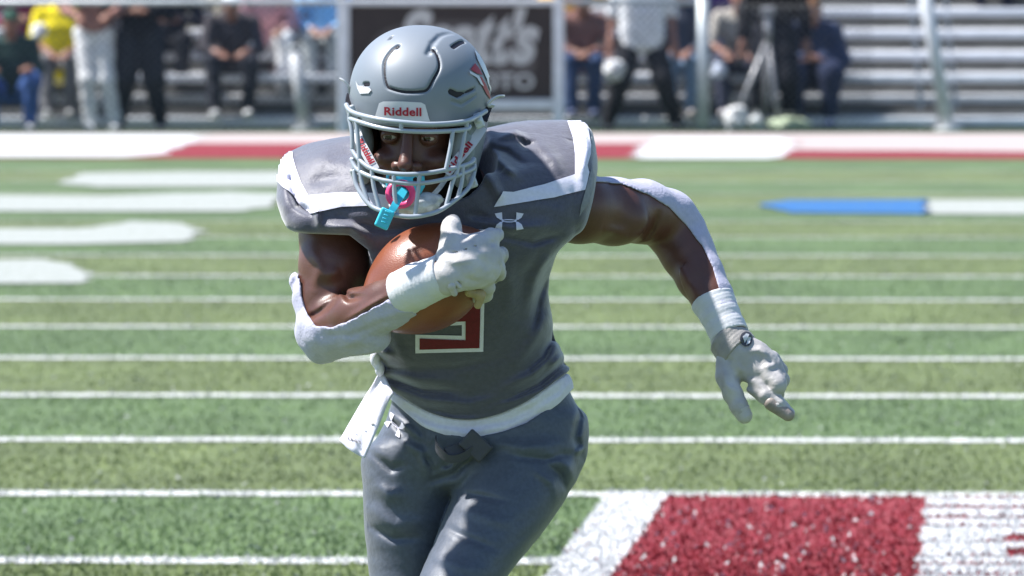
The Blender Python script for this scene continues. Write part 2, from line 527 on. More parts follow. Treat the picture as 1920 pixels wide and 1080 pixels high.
# the painted panel in the corner: white border, red ground, striped white letter
def px_sheet(name, pxs, mat, z, jit=0.02, per=0.06, tag=True):
    return sheet(name, [GX(*p) for p in pxs], mat, z, jit, per, tag)
STRIPES = []
px_sheet('panel_border', [(1139,926),(1262,926),(1100,1160),(970,1160)], M_white, 0.008, 0.012)
px_sheet('red_panel', [(1254,937),(2100,941),(2020,1160),(1097,1160)], M_red, 0.012, 0.012)
for i, (a, b2) in enumerate([(943,957),(962,977),(981.5,994),(997,1024),(1026,1052),(1054,1066),(1070,1086),(1090,1120)]):
    xl = 1738 - (a-943)*0.12 - (6 if i % 2 else 0)
    STRIPES.append([(xl,a),(2040,a+2),(2040,b2+2),(xl-3,b2)])
    if 1000 < (a+b2)/2 < 1052:                   # the letter's notches
        ma = 1012 if i == 3 else 1039; mb = ma+14
        px_sheet('letter_stripe', [(xl,a),(2040,a+2),(2040,ma),(1886,ma),(1884,mb),(2040,mb),(2040,b2+2),(xl-3,b2)], M_white, 0.016, 0.012)
    else:
        px_sheet('letter_stripe', [(xl,a),(2040,a+2),(2040,b2+2),(xl-3,b2)], M_white, 0.016, 0.012)
# far markings seen end on
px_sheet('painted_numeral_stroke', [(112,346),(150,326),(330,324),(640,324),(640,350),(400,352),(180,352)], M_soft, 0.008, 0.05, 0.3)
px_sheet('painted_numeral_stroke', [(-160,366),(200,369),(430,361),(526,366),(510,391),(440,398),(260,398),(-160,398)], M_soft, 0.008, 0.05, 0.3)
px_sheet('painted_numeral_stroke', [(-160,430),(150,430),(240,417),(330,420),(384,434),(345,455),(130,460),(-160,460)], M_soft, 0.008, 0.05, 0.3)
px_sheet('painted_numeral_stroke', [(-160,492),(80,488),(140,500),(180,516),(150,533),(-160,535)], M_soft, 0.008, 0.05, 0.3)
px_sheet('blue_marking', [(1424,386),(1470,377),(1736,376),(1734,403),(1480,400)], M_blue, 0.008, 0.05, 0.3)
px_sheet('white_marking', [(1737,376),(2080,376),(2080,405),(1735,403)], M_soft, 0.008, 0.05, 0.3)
# end zone: red ground with broad white letters seen at a grazing angle
px_sheet('end_zone', [(-400,270),(2300,270),(2300,299),(-400,297)], M_red, 0.006, 0.2, 0.5)
px_sheet('end_zone_border', [(-400,251.5),(2300,251.5),(2300,270),(-400,270)], M_pink, 0.007, 0.1, 0.5)
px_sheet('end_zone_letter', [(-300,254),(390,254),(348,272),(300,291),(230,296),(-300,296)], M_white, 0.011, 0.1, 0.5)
px_sheet('end_zone_letter', [(1222,260),(1485,260),(1478,290),(1440,299),(1186,299)], M_white, 0.011, 0.1, 0.5)
px_sheet('end_zone_letter', [(1486,262),(2250,262),(2250,289),(1484,283)], M_pink, 0.0115, 0.1, 0.5)
px_sheet('far_verge', [(-600,244),(2500,244),(2500,252),(-600,252)], material('verge_grass', (0.035,0.06,0.025), 0.9), 0.005, 0.1, 0.5)
M_track = material('grey_concrete', (0.16,0.155,0.15), 0.9, var=0.2, vscale=3)
yb = on_ground(960, 244.2)[1]
setp(link_mesh('concrete_apron', [(-40,yb,0.006),(40,yb,0.006),(40,yb+60,0.006),(-40,yb+60,0.006)], [(0,1,2,3)], M_track, smooth=False), kind='structure')

# standing fibres of the artificial turf, where the lens can still tell them apart
def turf_fibres(n=150000):
    u = rng.random(n); y = 13.2+(70-13.2)*u**2.1                    # depth, denser near the camera
    d = y-CAM_Y; half = 1130/F_PX*d+0.9
    x = (rng.random(n)*2-1)*half
    h = (0.007+0.009*rng.random(n))*np.interp(y, [13,45,70], [1.0,0.9,0.3]); w = 0.003+0.003*rng.random(n)
    ang = rng.random(n)*math.pi; lx = rng.normal(0, 0.35, n)*h; ly = rng.normal(0, 0.35, n)*h
    # which paint the fibre carries, read from the field layout
    s = x*CY-(y-Y0)*SY; t = x*SY+(y-Y0)*CY
    k = np.round(t/STEP_Y); w_l = np.interp(k, [-1,2,4,7,9,14], [0.17,0.17,0.13,0.09,0.05,0.04])
    mi = np.zeros(n, int)
    mi[np.abs(t-k*STEP_Y) < w_l] = 1
    def inside(pxs):
        P = np.array([GX(*p) for p in pxs]); return poly2([(p[0], p[1]) for p in P])(x, 0*x, y) < 0
    mi[inside([(1139,926),(1262,926),(1100,1160),(970,1160)])] = 2
    red = inside([(1254,937),(2100,941),(2020,1160),(1097,1160)]); mi[red] = 3
    for S_ in STRIPES: mi[inside(S_)] = 2
    for ma in (1012, 1039): mi[inside([(1886,ma),(2040,ma),(2040,ma+14),(1884,ma+14)])] = 3
    r_ = rng.random(n)
    mi[(mi == 0) & (r_ < 0.012)] = 4                                 # pale worn fibres and crumbs
    sp_ = (mi == 3) & (r_ < 0.035); mi[sp_] = 2
    mi[(mi == 2) & (r_ > 0.985)] = 3
    zb = np.choose(mi, [0.0, 0.004, 0.010, 0.012, 0.0]); zb[red] = np.maximum(zb[red], 0.0165)
    h = h+zb
    w = np.where((mi == 4) | sp_, w*2.2, w)
    dx, dy = np.cos(ang)*w, np.sin(ang)*w
    V = np.empty((n, 3, 3))
    V[:,0] = np.stack([x-dx, y-dy, zb+0.0005], 1); V[:,1] = np.stack([x+dx, y+dy, zb+0.0005], 1); V[:,2] = np.stack([x+lx, y+ly, h], 1)
    me = bpy.data.meshes.new('turf_fibres')
    me.vertices.add(3*n); me.vertices.foreach_set('co', V.reshape(-1))
    me.loops.add(3*n); me.loops.foreach_set('vertex_index', np.arange(3*n))
    me.polygons.add(n); me.polygons.foreach_set('loop_start', np.arange(n)*3)
    for m in (M_fibre, M_line, M_white, M_red, M_soft): me.materials.append(m)
    me.polygons.foreach_set('material_index', mi.astype(np.int32))
    me.update(calc_edges=True); me.validate()
    o = bpy.data.objects.new('turf_fibres', me); COL.objects.link(o)
    setp(o, 'short green artificial turf fibres with painted lines', 'turf', kind='stuff')
turf_fibres()

# ------------------------------------------------------------------ bleachers
FENCE_Y = on_ground(960, 249)[1] + 0.1
BY = FENCE_Y + 1.3                               # front of the bleachers
BS = 25240/(BY-CAM_Y)                            # photo pixels per metre there
def bx(px, y): return (px-960)*(y-CAM_Y)/F_PX
M_alu = material('mill_aluminium', (0.66,0.665,0.69), 0.5, metal=0.3, var=0.12, vscale=6)
M_gap_shade = material('gap_shade_grey', (0.13,0.13,0.122), 0.7, metal=0.1, var=0.25, vscale=5)  # dark grey carries the shade between the planks
M_galv = material('galvanised_steel', (0.38,0.41,0.42), 0.5, metal=0.3, var=0.15, vscale=12)
ROWS, RISE, RUN = 9, 0.2, 0.62
def bleacher(x0, x1, label):
    root = empty('bleacher', ((x0+x1)/2, BY, 0))
    setp(root, label, 'bleachers')
    for k in range(ROWS):
        y = BY+k*RUN; z = 0.04+k*RISE
        bevel_box('foot_plank', (x0,y,z), (x1,y+0.27,z+0.085), M_alu, root, 0.01)
        bevel_box('gap_shade_board', (x0,y+0.282,z-0.10), (x1,y+0.30,z+0.16), M_gap_shade, root, 0.004)  # added board closing the gap, its colour darkened as shade
        bevel_box('seat_plank', (x0,y+0.36,z+0.40), (x1,y+0.60,z+0.475), M_alu, root, 0.01)
    n = max(2, int((x1-x0)/1.8)+1)
    for i in range(n):
        x = x0+0.15+(x1-x0-0.3)*i/(n-1)
        v1 = tube_geo([(x,BY+0.12,-0.0),(x,BY+ROWS*RUN,RISE*ROWS-0.03)], 0.035, 6)
        parts = [v1]
        for k in range(0, ROWS):
            y = BY+k*RUN+0.48
            parts.append(tube_geo([(x,y,0),(x,y,0.42+k*RISE)], 0.025, 6))
        v, f = merge_geo(parts)
        link_mesh('support_frame', v, f, M_galv, root)
    return root
bleacher(-11.5, bx(1761, BY)-0.01, 'grey aluminium bleachers behind the chain link fence, full of spectators')
bleacher(bx(1761, BY)+0.01, 11.5, 'nearly empty grey aluminium bleachers past the leaning white rail post')
# rail posts standing at the bleacher front
def rail_post(px0, py0, px1, py1, r, label):
    y = BY-0.12
    a = at_depth(px0, py0, y); b = at_depth(px1, py1, y)
    b[2] = 0.0
    root = empty('rail_post', tuple(b)); setp(root, label, 'post')
    v, f = tube_geo([b, a], r, 10); link_mesh('upright', v, f, M_galvw, root)
    v, f = tube_geo([b+[0,0,0.0], b+[0,0,0.03]], r*2.1, 12); link_mesh('base_plate', v, f, M_galvw, root)
    v, f = tube_geo([a, a+[0,0,0.03]], r*1.25, 10); link_mesh('cap', v, f, M_galvw, root)
M_galvw = material('pale_galvanised_post', (0.56,0.57,0.58), 0.5, metal=0.1, var=0.1)
rail_post(1720, -95, 1778, 250, 0.062, 'pale leaning steel rail post between the two bleacher blocks')
rail_post(552, 92, 572, 250, 0.058, 'short pale steel rail post beside the framed banner')

# ------------------------------------------------------------------ chain link fence
fx0, fx1 = bx(-450, FENCE_Y), bx(1636, FENCE_Y)
TOPZ = at_depth(960, 4, FENCE_Y)[2]
fence = empty('chain_link_fence', ((fx0+fx1)/2, FENCE_Y, 0))
setp(fence, 'chain link fence with grey steel top rail in front of the bleachers', 'fence')
M_wire = material('dark_wire', (0.10,0.105,0.11), 0.5, metal=0.3)
for px in (-380, 640, 1047, 1318):
    x = bx(px, FENCE_Y)
    v, f = tube_geo([(x,FENCE_Y,0),(x,FENCE_Y,TOPZ+0.05)], 0.042 if px != 1318 else 0.06, 10); p = link_mesh('fence_post', v, f, M_galv, fence)
    v, f = tube_geo([(x,FENCE_Y,TOPZ+0.05),(x,FENCE_Y,TOPZ+0.08)], 0.06, 10); link_mesh('post_cap', v, f, M_galv, p)
v, f = tube_geo([(fx0,FENCE_Y,TOPZ),(bx(1330,FENCE_Y),FENCE_Y,TOPZ)], 0.028, 8); link_mesh('top_rail', v, f, M_galv, fence)
v, f = tube_geo([(fx0,FENCE_Y,0.05),(fx1,FENCE_Y,0.05)], 0.006, 6); link_mesh('tension_wire', v, f, M_galv, fence)
wires = []
H = TOPZ-0.04; sp = 0.072
x = fx0-H
while x < fx1:
    for s in (1, -1):
        a0, a1 = (x, x+H) if s > 0 else (x+H, x)
        z0, z1 = 0.03, 0.03+H
        # clip to the fence ends
        def clip(a0, z0, a1, z1):
            for lim, sg in ((fx0, 1), (fx1, -1)):
                if sg*(a0-lim) < 0 and sg*(a1-lim) < 0: return None
                if sg*(a0-lim) < 0: t = (lim-a0)/(a1-a0); a0, z0 = lim, z0+(z1-z0)*t
                if sg*(a1-lim) < 0: t = (lim-a0)/(a1-a0); a1, z1 = lim, z0+(z1-z0)*t
            return a0, z0, a1, z1
        c = clip(a0, z0, a1, z1)
        if c: wires.append(tube_geo([(c[0],FENCE_Y-0.004*s,c[1]),(c[2],FENCE_Y-0.004*s,c[3])], 0.0042, 3))
    x += sp
v, f = merge_geo(wires)
setp(link_mesh('wire_mesh', v, f, M_wire, fence), kind='stuff')

# ------------------------------------------------------------------ framed banner on the fence
SGY = FENCE_Y-0.16
def sg(px, py, dy=0.0): return at_depth(px, py, SGY+dy)
c = sg(848, 205); sign = empty('fence_banner', (c[0], SGY, 0))
setp(sign, 'dark brown banner with white script lettering in a pale steel frame', 'sign')
M_ban = material('brown_banner_vinyl', (0.024,0.017,0.016), 0.55, var=0.2, vscale=5)
M_ban2 = material('grey_brown_print', (0.07,0.058,0.055), 0.55, var=0.15, vscale=5)
M_let = material('white_letter_print', (0.42,0.41,0.39), 0.6, var=0.06)
a = sg(652, 186, 0.03); b = sg(1040, 8, 0.03)
bevel_box('banner_panel', (a[0],SGY+0.02,a[2]), (b[0],SGY+0.035,b[2]), M_ban, sign, 0.002)
for (x0,y0,x1,y1) in ((634,-2,655,240),(1037,-2,1058,240)):
    p = sg(x0,y1); q = sg(x1,y0)
    bevel_box('frame_upright', (p[0],SGY-0.02,0.0), (q[0],SGY+0.05,q[2]), M_galvw, sign, 0.008)
for (y0,y1) in ((-1,10),(186,206)):
    p = sg(655,y1); q = sg(1037,y0)
    bevel_box('frame_rail', (p[0]+0.002,SGY-0.015,p[2]), (q[0]-0.002,SGY+0.045,q[2]), M_galvw, sign, 0.008)
# a pale oval printed behind the lettering
pts = [(848+158*np.sign(math.cos(t))*abs(math.cos(t))**0.75, 108+70*np.sign(math.sin(t))*abs(math.sin(t))**0.8) for t in np.linspace(0, 2*math.pi, 48, endpoint=False)]
W = np.array([sg(px, py, 0.017) for px, py in pts])
link_mesh('oval_print', W, [tuple(range(len(W)))[::-1]], M_ban2, sign, smooth=False)
def text_geo(body, bold=0.0, shear=0.0, spacing=1.0):
    cu = bpy.data.curves.new('t', 'FONT'); cu.body = body; cu.offset = bold; cu.shear = shear; cu.space_character = spacing
    cu.resolution_u = 4
    ob = bpy.data.objects.new('t', cu); COL.objects.link(ob)
    me = bpy.data.meshes.new_from_object(ob.evaluated_get(bpy.context.evaluated_depsgraph_get()))
    V = np.array([v.co[:] for v in me.vertices]); Fc = [tuple(p.vertices) for p in me.polygons]
    bpy.data.objects.remove(ob); bpy.data.curves.remove(cu); bpy.data.meshes.remove(me)
    V = V[:, :2]
    mn, mxx = V.min(0), V.max(0)
    return (V-mn)/(mxx-mn), Fc
def sign_text(body, x0, y0, x1, y1, bold, shear, sp=1.0):
    V, Fc = text_geo(body, bold, shear, sp)
    W = np.array([sg(x0+(x1-x0)*u, y1+(y0-y1)*w, 0.012) for u, w in V])
    link_mesh('lettering', W, Fc, M_let, sign, smooth=False)
sign_text("Scott's", 742, 14, 1012, 122, 0.045, 0.32, 0.9)
sign_text("PHOTO", 838, 137, 1002, 168, 0.03, 0.0)
# ------------------------------------------------------------------ spectators
SKINS = [(0.27,0.13,0.09), (0.19,0.09,0.06), (0.32,0.18,0.13), (0.09,0.045,0.03)]
_mats = {}
def cloth(c, rough=0.85):
    k = tuple(c)
    if k not in _mats: _mats[k] = material('cloth_%d' % len(_mats), tuple(min(0.75, 1.15*q) for q in c), rough, spec=0.2, var=0.15, vscale=14, bump=0.3, bscale=60)
    return _mats[k]
def spectator(label, px, y, ground, pose, shirt, pants, skin=0, shoes=(0.6,0.6,0.6), hair=(0.03,0.02,0.015), cap=None,
              lean=0.0, spread=0.09, arms='knees', turn=0.0, sleeves='long', hipx=0.0, loose=False, bulk=1.0, group='spectators on the bleachers'):
    """figure facing the field (-y); local metres, z up."""
    x = bx(px, y)
    root = empty('person', (x, y, ground)); root.rotation_euler = (0, 0, turn)
    setp(root, label, 'person', group)
    hz = {'stand': 0.90, 'sit': 0.47, 'crouch': 0.36}[pose]
    hip = np.array([hipx, 0.05, hz])
    up = np.array([0, -math.sin(lean), math.cos(lean)])
    chest = hip+up*0.38; neck = hip+up*0.53; head = hip+up*0.68+np.array([0,-0.03,0])
    legs = []
    for s in (-1, 1):
        h = hip+[0.09*s,0,0]
        if pose == 'stand': kn = np.array([hipx*0.6+(0.07+spread*0.5)*s,-0.03,0.48]); an = np.array([(0.07+spread)*s,0.03,0.08])
        elif pose == 'sit': kn = np.array([hipx+(0.09+spread)*s,-0.40,hz+0.04]); an = np.array([hipx+(0.08+spread*0.8)*s,-0.42+0.05*s,0.08])
        else: kn = np.array([hipx+(0.12+spread)*s,-0.38,hz+0.12]); an = np.array([hipx+(0.11+spread*0.7)*s,-0.15,0.08])
        legs.append((h, kn, an))
    sh = [neck+[0.19*s,0,0]-up*0.06 for s in (-1, 1)]
    A = []
    for i, s in enumerate((-1, 1)):
        if arms == 'knees': el = sh[i]+[0.07*s,-0.10,-0.24]; wr = (legs[i][1]+[-0.02*s,0.02,0.09]) if pose != 'stand' else el+[-0.10*s,-0.20,-0.05]
        elif arms == 'down': el = sh[i]+[0.08*s,0.03,-0.28]; wr = el+[0.02*s,-0.08,-0.24]
        else: el = sh[i]+[0.09*s,-0.06,-0.26]; wr = np.array([hipx+0.06*s,-0.30,neck[2]-0.30])
        A.append((sh[i], el, wr))
    cyl = lambda a, b, r1, r2: seg(tuple(a), tuple(b), r1, r2)
    torso = U(0.05, ell(chest, (0.19,0.12,0.20)), ell(hip+up*0.12, (0.165,0.115,0.19)), cyl(sh[0],sh[1],0.062,0.062))
    if loose: torso = U(0.05, torso, rbox(hip+up*0.12, (0.195,0.135,0.30), 0.09))
    sl = []
    for s0, e0, w0 in A:
        sl.append(cyl(s0, e0, 0.066, 0.052))
        if sleeves == 'long': sl.append(cyl(e0, e0+(w0-e0)*0.85, 0.05, 0.042))
    fshirt = SUB(0.01, U(0.04, torso, *sl), seg(tuple(neck+up*0.03), tuple(neck+up*0.2), 0.058, 0.07))
    lo = lambda *ps: np.min(np.array(ps), 0)-0.22
    hi = lambda *ps: np.max(np.array(ps), 0)+0.22
    pts = [hip, chest, neck]+[q for a in A for q in a]
    fshirt = OFF(fshirt, 0.05*(bulk-1))
    fshirt = ripple(fshirt, 0.004, 17, 19, 23, px*0.1)
    sdf_part('shirt', fshirt, lo(*pts), hi(*pts), 0.022, cloth(shirt), root, runner=False).matrix_parent_inverse = Matrix()
    fp = U(0.04, ell(hip+[0,0.01,0.01], (0.165,0.125,0.12)), *[g for h,k,a in legs for g in (cyl(h,k,0.098*bulk,0.078*bulk), cyl(k,a+[0,0,0.02],0.076*bulk,0.066))])
    pts = [hip]+[q for l in legs for q in l]
    sdf_part('trousers', ripple(fp, 0.004, 21, 17, 19, px*0.2), lo(*pts), hi(*pts), 0.022, cloth(pants), root, runner=False)
    fb = [ell(head, (0.078,0.095,0.115)), ell(head+[0,-0.03,-0.06], (0.055,0.06,0.06)), cyl(head+[0,-0.085,0.0], head+[0,-0.105,-0.03], 0.012, 0.018),
          cyl(chest, head, 0.055, 0.05), cyl(sh[0], sh[1], 0.04, 0.04)]
    for sgn in (-1, 1): fb.append(ell(head+[0.08*sgn,0.005,-0.01], (0.014,0.025,0.033)))
    for i, (s0, e0, w0) in enumerate(A):
        d = (w0-e0)/np.linalg.norm(w0-e0); sd_ = np.array([1.0,0,0])
        fb += [cyl(s0,e0,0.045,0.038), cyl(e0,w0,0.038,0.028), cyl(w0,w0+d*0.07,0.034,0.036)]
        for q in (-1.5,-0.5,0.5,1.5): fb.append(cyl(w0+d*0.07+sd_*0.018*q, w0+d*0.155+sd_*0.02*q+[0,-0.01,-0.02], 0.011, 0.009))
        fb.append(cyl(w0+d*0.02, w0+d*0.09+sd_*(0.05 if i == 0 else -0.05), 0.014, 0.011))
    fbody = U(0.018, *fb)
    pts = [chest, head]+[q for a in A for q in a]
    sdf_part('body', fbody, lo(*pts), hi(*pts), 0.016, M_skins[skin], root, runner=False)
    if cap:
        fc = U(0.01, INT(0.01, OFF(ell(head+[0,0.0,0.01], (0.084,0.100,0.118)), 0.008), lambda X,Y,Z,h=head: h[2]+0.03-Z), ell(head+[0,-0.12,0.045], (0.07,0.075,0.012)))
        sdf_part('cap', fc, head-0.25, head+0.25, 0.014, cloth(cap), root, runner=False)
    else:
        fc = INT(0.012, OFF(ell(head+[0,0.012,0.012], (0.080,0.098,0.115)), 0.010), lambda X,Y,Z,h=head: (h[2]+0.035-Z)-np.maximum(Y-h[1]+0.01,0)*1.2)
        sdf_part('hair', ripple(fc, 0.004, 90, 80, 85), head-0.2, head+0.2, 0.014, cloth(hair), root, runner=False)
    for h, k, a in legs:
        a = a+[0,0,-0.08]
        fs = U(0.02, ell(a+[0,-0.11,0.035], (0.048,0.10,0.038)), ell(a+[0,0.0,0.05], (0.042,0.065,0.052)))
        fs = INT(0.006, fs, lambda X,Y,Z,z0=a[2]: z0+0.003-Z)
        sdf_part('shoe', fs, a+[-0.1,-0.25,-0.05], a+[0.1,0.12,0.15], 0.012, cloth(shoes), root, runner=False)
    return root
M_skins = [material('skin_%d' % i, c, 0.5, sss=0.0, var=0.08, vscale=30) for i, c in enumerate(SKINS)]
# sdf_part subtracts the parent's place; spectators are modelled around their own base, so add it back there
_link = link_mesh
def link_mesh(name, verts, faces, mat, parent=None, smooth=True):
    if parent is not None and parent.name.startswith('person') and parent.get('group'):
        verts = np.asarray(verts, float)+base_of(parent)
    return _link(name, verts, faces, mat, parent, smooth)
def row_y(k): return BY+k*RUN+0.43
def row_z(k): return 0.125+k*RISE
GRD = FENCE_Y+0.55
BLK, NAVY = (0.014,0.015,0.019), (0.030,0.042,0.085)
spectator('spectator in a maroon hoodie and dark trousers seated at the end by the yellow shirt', 40, row_y(1), row_z(1), 'sit', (0.16,0.022,0.07), (0.03,0.032,0.045), 2, arms='front', spread=0.05)
spectator('crouching spectator in blue jeans and dark green jacket below the maroon hoodie', 22, GRD, 0, 'crouch', (0.025,0.05,0.045), (0.06,0.12,0.32), 0, (0.7,0.7,0.72), cap=(0.03,0.07,0.05), lean=0.35)
spectator('seated spectator in a bright yellow shirt and grey trousers', 114, row_y(0), row_z(0), 'sit', (0.80,0.52,0.015), (0.16,0.155,0.16), 0, (0.3,0.3,0.3), arms='knees', sleeves='short', spread=0.03, loose=True)
spectator('spectator in white trousers and brown top standing between yellow shirt and black clothes', 192, GRD, 0, 'stand', (0.30,0.16,0.13), (0.70,0.66,0.65), 0, (0.75,0.72,0.70), arms='knees', spread=0.04, lean=0.2, hipx=-0.08)
spectator('large spectator all in black leaning forward beside the white trousers', 262, GRD+0.1, 0, 'stand', BLK, (0.022,0.024,0.03), 1, (0.12,0.11,0.12), arms='front', lean=0.3, spread=0.12, bulk=1.35)
spectator('seated spectator in black with folded arms behind the one leaning forward', 318, row_y(1), row_z(1), 'sit', (0.02,0.021,0.027), BLK, 0, (0.14,0.14,0.15), arms='front', spread=0.05)
spectator('spectator in a green jacket and khaki trousers on an upper row', 385, row_y(3), row_z(3), 'sit', (0.10,0.17,0.07), (0.36,0.33,0.26), 2, (0.55,0.52,0.42), arms='knees', spread=0.09)
spectator('spectator in dark clothes with white cap seated below the green jacket', 436, row_y(0), row_z(0), 'sit', (0.05,0.045,0.05), (0.022,0.024,0.032), 0, (0.5,0.5,0.5), cap=(0.65,0.66,0.68), lean=0.55, arms='knees', hipx=0.0)
spectator('spectator in a pale pink top with white trousers and dark cap', 500, row_y(1), row_z(1), 'sit', (0.55,0.30,0.31), (0.72,0.68,0.68), 2, (0.7,0.68,0.68), lean=0.45, arms='knees', cap=(0.03,0.03,0.035))
spectator('spectator in a light blue shirt seated by the banner frame', 604, row_y(1), row_z(1), 'sit', (0.22,0.42,0.72), (0.28,0.30,0.30), 2, (0.4,0.4,0.4), arms='knees', spread=0.02)
spectator('spectator in an orange shirt seated just past the banner', 1076, row_y(2), row_z(2), 'sit', (0.62,0.33,0.03), (0.20,0.20,0.22), 1, (0.3,0.3,0.3), arms='front', spread=0.03)
spectator('spectator in navy sitting low between banner and white shirt', 1092, row_y(0), row_z(0), 'sit', (0.19,0.10,0.085), (0.035,0.06,0.13), 0, (0.1,0.12,0.2), arms='knees', spread=0.03, lean=0.5)
spectator('spectator in a white shirt and black trousers standing with feet apart', 1204, GRD, 0, 'stand', (0.74,0.77,0.84), (0.020,0.020,0.024), 0, (0.03,0.03,0.035), arms='down', spread=0.24, sleeves='short', loose=True, bulk=1.25)
spectator('spectator in faded blue jeans sitting right of the white shirt', 1276, row_y(0), row_z(0), 'sit', (0.05,0.055,0.075), (0.17,0.25,0.36), 0, (0.3,0.28,0.27), arms='knees', spread=0.02)
spectator('spectator with bare arms in beige top leaning beside the fence post', 1386, row_y(0), row_z(0), 'sit', (0.36,0.33,0.29), (0.05,0.055,0.085), 0, (0.4,0.38,0.4), arms='knees', lean=0.35, sleeves='short', hair=(0.13,0.05,0.02))
spectator('spectator dressed all in black standing behind the grey tripod', 1452, GRD+0.25, 0, 'stand', (0.006,0.006,0.009), (0.010,0.011,0.016), 1, (0.03,0.03,0.04), arms='down', spread=0.10, bulk=1.35)
spectator('spectator hunched forward in a navy jacket with hands between knees', 1522, row_y(0), row_z(0)-0.1, 'sit', NAVY, (0.022,0.03,0.065), 0, (0.04,0.06,0.12), arms='front', lean=0.5, hair=(0.1,0.045,0.02), spread=0.09, bulk=1.5)
spectator('spectator in dark trousers and shoes high on the nearly empty bleachers', 1860, row_y(5), row_z(5), 'sit', (0.3,0.3,0.32), (0.018,0.02,0.03), 2, (0.03,0.035,0.06), arms='knees', spread=0.06)

spectator('spectator in a dark purple top seated behind the brown top', 205, row_y(2), row_z(2), 'sit', (0.10,0.03,0.10), (0.03,0.03,0.04), 0, (0.3,0.3,0.3), arms='knees')
spectator('spectator in a grey hoodie seated high behind the folded arms', 300, row_y(3), row_z(3), 'sit', (0.03,0.035,0.045), (0.02,0.022,0.03), 1, (0.2,0.2,0.2), arms='front')
spectator('spectator in an olive coat seated next to the pale pink top', 462, row_y(2), row_z(2), 'sit', (0.12,0.11,0.07), (0.10,0.09,0.075), 2, (0.2,0.2,0.2), arms='knees')
spectator('spectator in a dark jacket seated above the pink top with knees wide', 556, row_y(2), row_z(2), 'sit', (0.03,0.033,0.045), (0.026,0.028,0.036), 0, (0.3,0.2,0.2), arms='front', spread=0.14)
spectator('spectator in a purple top seated behind the fence post', 1332, row_y(1), row_z(1), 'sit', (0.07,0.04,0.13), (0.03,0.04,0.08), 0, (0.2,0.2,0.2), arms='knees')
# things by the fence
M_tripod = material('grey_tripod_metal', (0.30,0.30,0.31), 0.45, metal=0.4)
tb = at_depth(1425, 245, GRD-0.12); tb[2] = 0
tri = empty('camera_tripod', tuple(tb)); setp(tri, 'grey tripod with splayed legs in front of the all-black spectator', 'tripod')
ap = at_depth(1440, 74, GRD-0.12)
for (px, dy) in ((1368,-0.15),(1432,0.22),(1462,-0.12)):
    q = at_depth(px, 240, GRD-0.12+dy); q[2] = 0.0
    v, f = tube_geo([ap, ap*0.45+q*0.55, q], [0.026,0.024,0.017], 8); leg = link_mesh('leg', v, f, M_tripod, tri)
    v, f = tube_geo([q, q+[0,0,0.05]], 0.026, 8); link_mesh('foot', v, f, cloth((0.55,0.55,0.56)), leg)
v, f = tube_geo([ap-[0,0,0.05], ap+[0,0,0.22]], 0.035, 8); link_mesh('centre_column', v, f, M_tripod, tri)
c0 = ap+np.array([0,0,0.26]); bevel_box('tripod_head', tuple(c0-[0.06,0.05,0.04]), tuple(c0+[0.06,0.05,0.04]), M_tripod, tri, 0.012)
def ground_thing(name, label, cat, px, py, r, col, sub, dy=-0.2):
    y = GRD+dy
    c = at_depth(px, py, y)
    root = empty(name, (c[0], y, max(0, c[2]-r[2]))); setp(root, label, cat)
    o = np.array([c[0], y, max(r[2], c[2])])
    V, Q = nets(ripple(ell(o, r), 0.012, 26, 22, 24, px), o-np.array(r)*1.25, o+np.array(r)*1.25, 0.014); link_mesh('bag' if sub == 'strap' else 'shell', V, Q, cloth(col), root)
    if sub == 'strap':
        pts = catmull([o+[-r[0]*0.6,0,r[2]*0.75], o+[-r[0]*0.3,-0.02,r[2]*1.35], o+[r[0]*0.3,-0.02,r[2]*1.35], o+[r[0]*0.6,0,r[2]*0.75]], 5)
        v, f = tube_geo(pts, 0.012, 6); link_mesh('strap', v, f, cloth((0.08,0.09,0.09)), root)
    else:
        v, f = tube_geo([o+[0,-r[1]*0.9,0.0], o+[0,-r[1]*1.12,0.0]], r[0]*0.35, 10); link_mesh('vent', v, f, cloth((0.3,0.3,0.33)), root)
ground_thing('sports_bag', 'lumpy white bag on the ground under the tripod', 'bag', 1382, 226, (0.11,0.10,0.13), (0.66,0.74,0.72), 'strap')
ground_thing('sports_bag', 'small grey white bag beside the lumpy white bag', 'bag', 1418, 232, (0.075,0.08,0.085), (0.58,0.60,0.59), 'strap', -0.25)
ground_thing('sports_bag', 'low green and cream bag on the ground below the navy jacket', 'bag', 1478, 234, (0.20,0.10,0.07), (0.40,0.46,0.32), 'strap', -0.3)
ground_thing('white_ball', 'round white ball held at the side of the white shirt', 'ball', 1152, 131, (0.098,0.098,0.098), (0.85,0.85,0.86), 'v', -0.12)
ground_thing('white_ball', 'small pale blue ball near the fence post', 'ball', 1348, 134, (0.068,0.068,0.068), (0.50,0.55,0.70), 'v', -0.1)
ground_thing('white_ball', 'white ball held between the maroon hoodie and the yellow shirt', 'ball', 73, 58, (0.075,0.075,0.075), (0.82,0.78,0.82), 'v', 0.5)
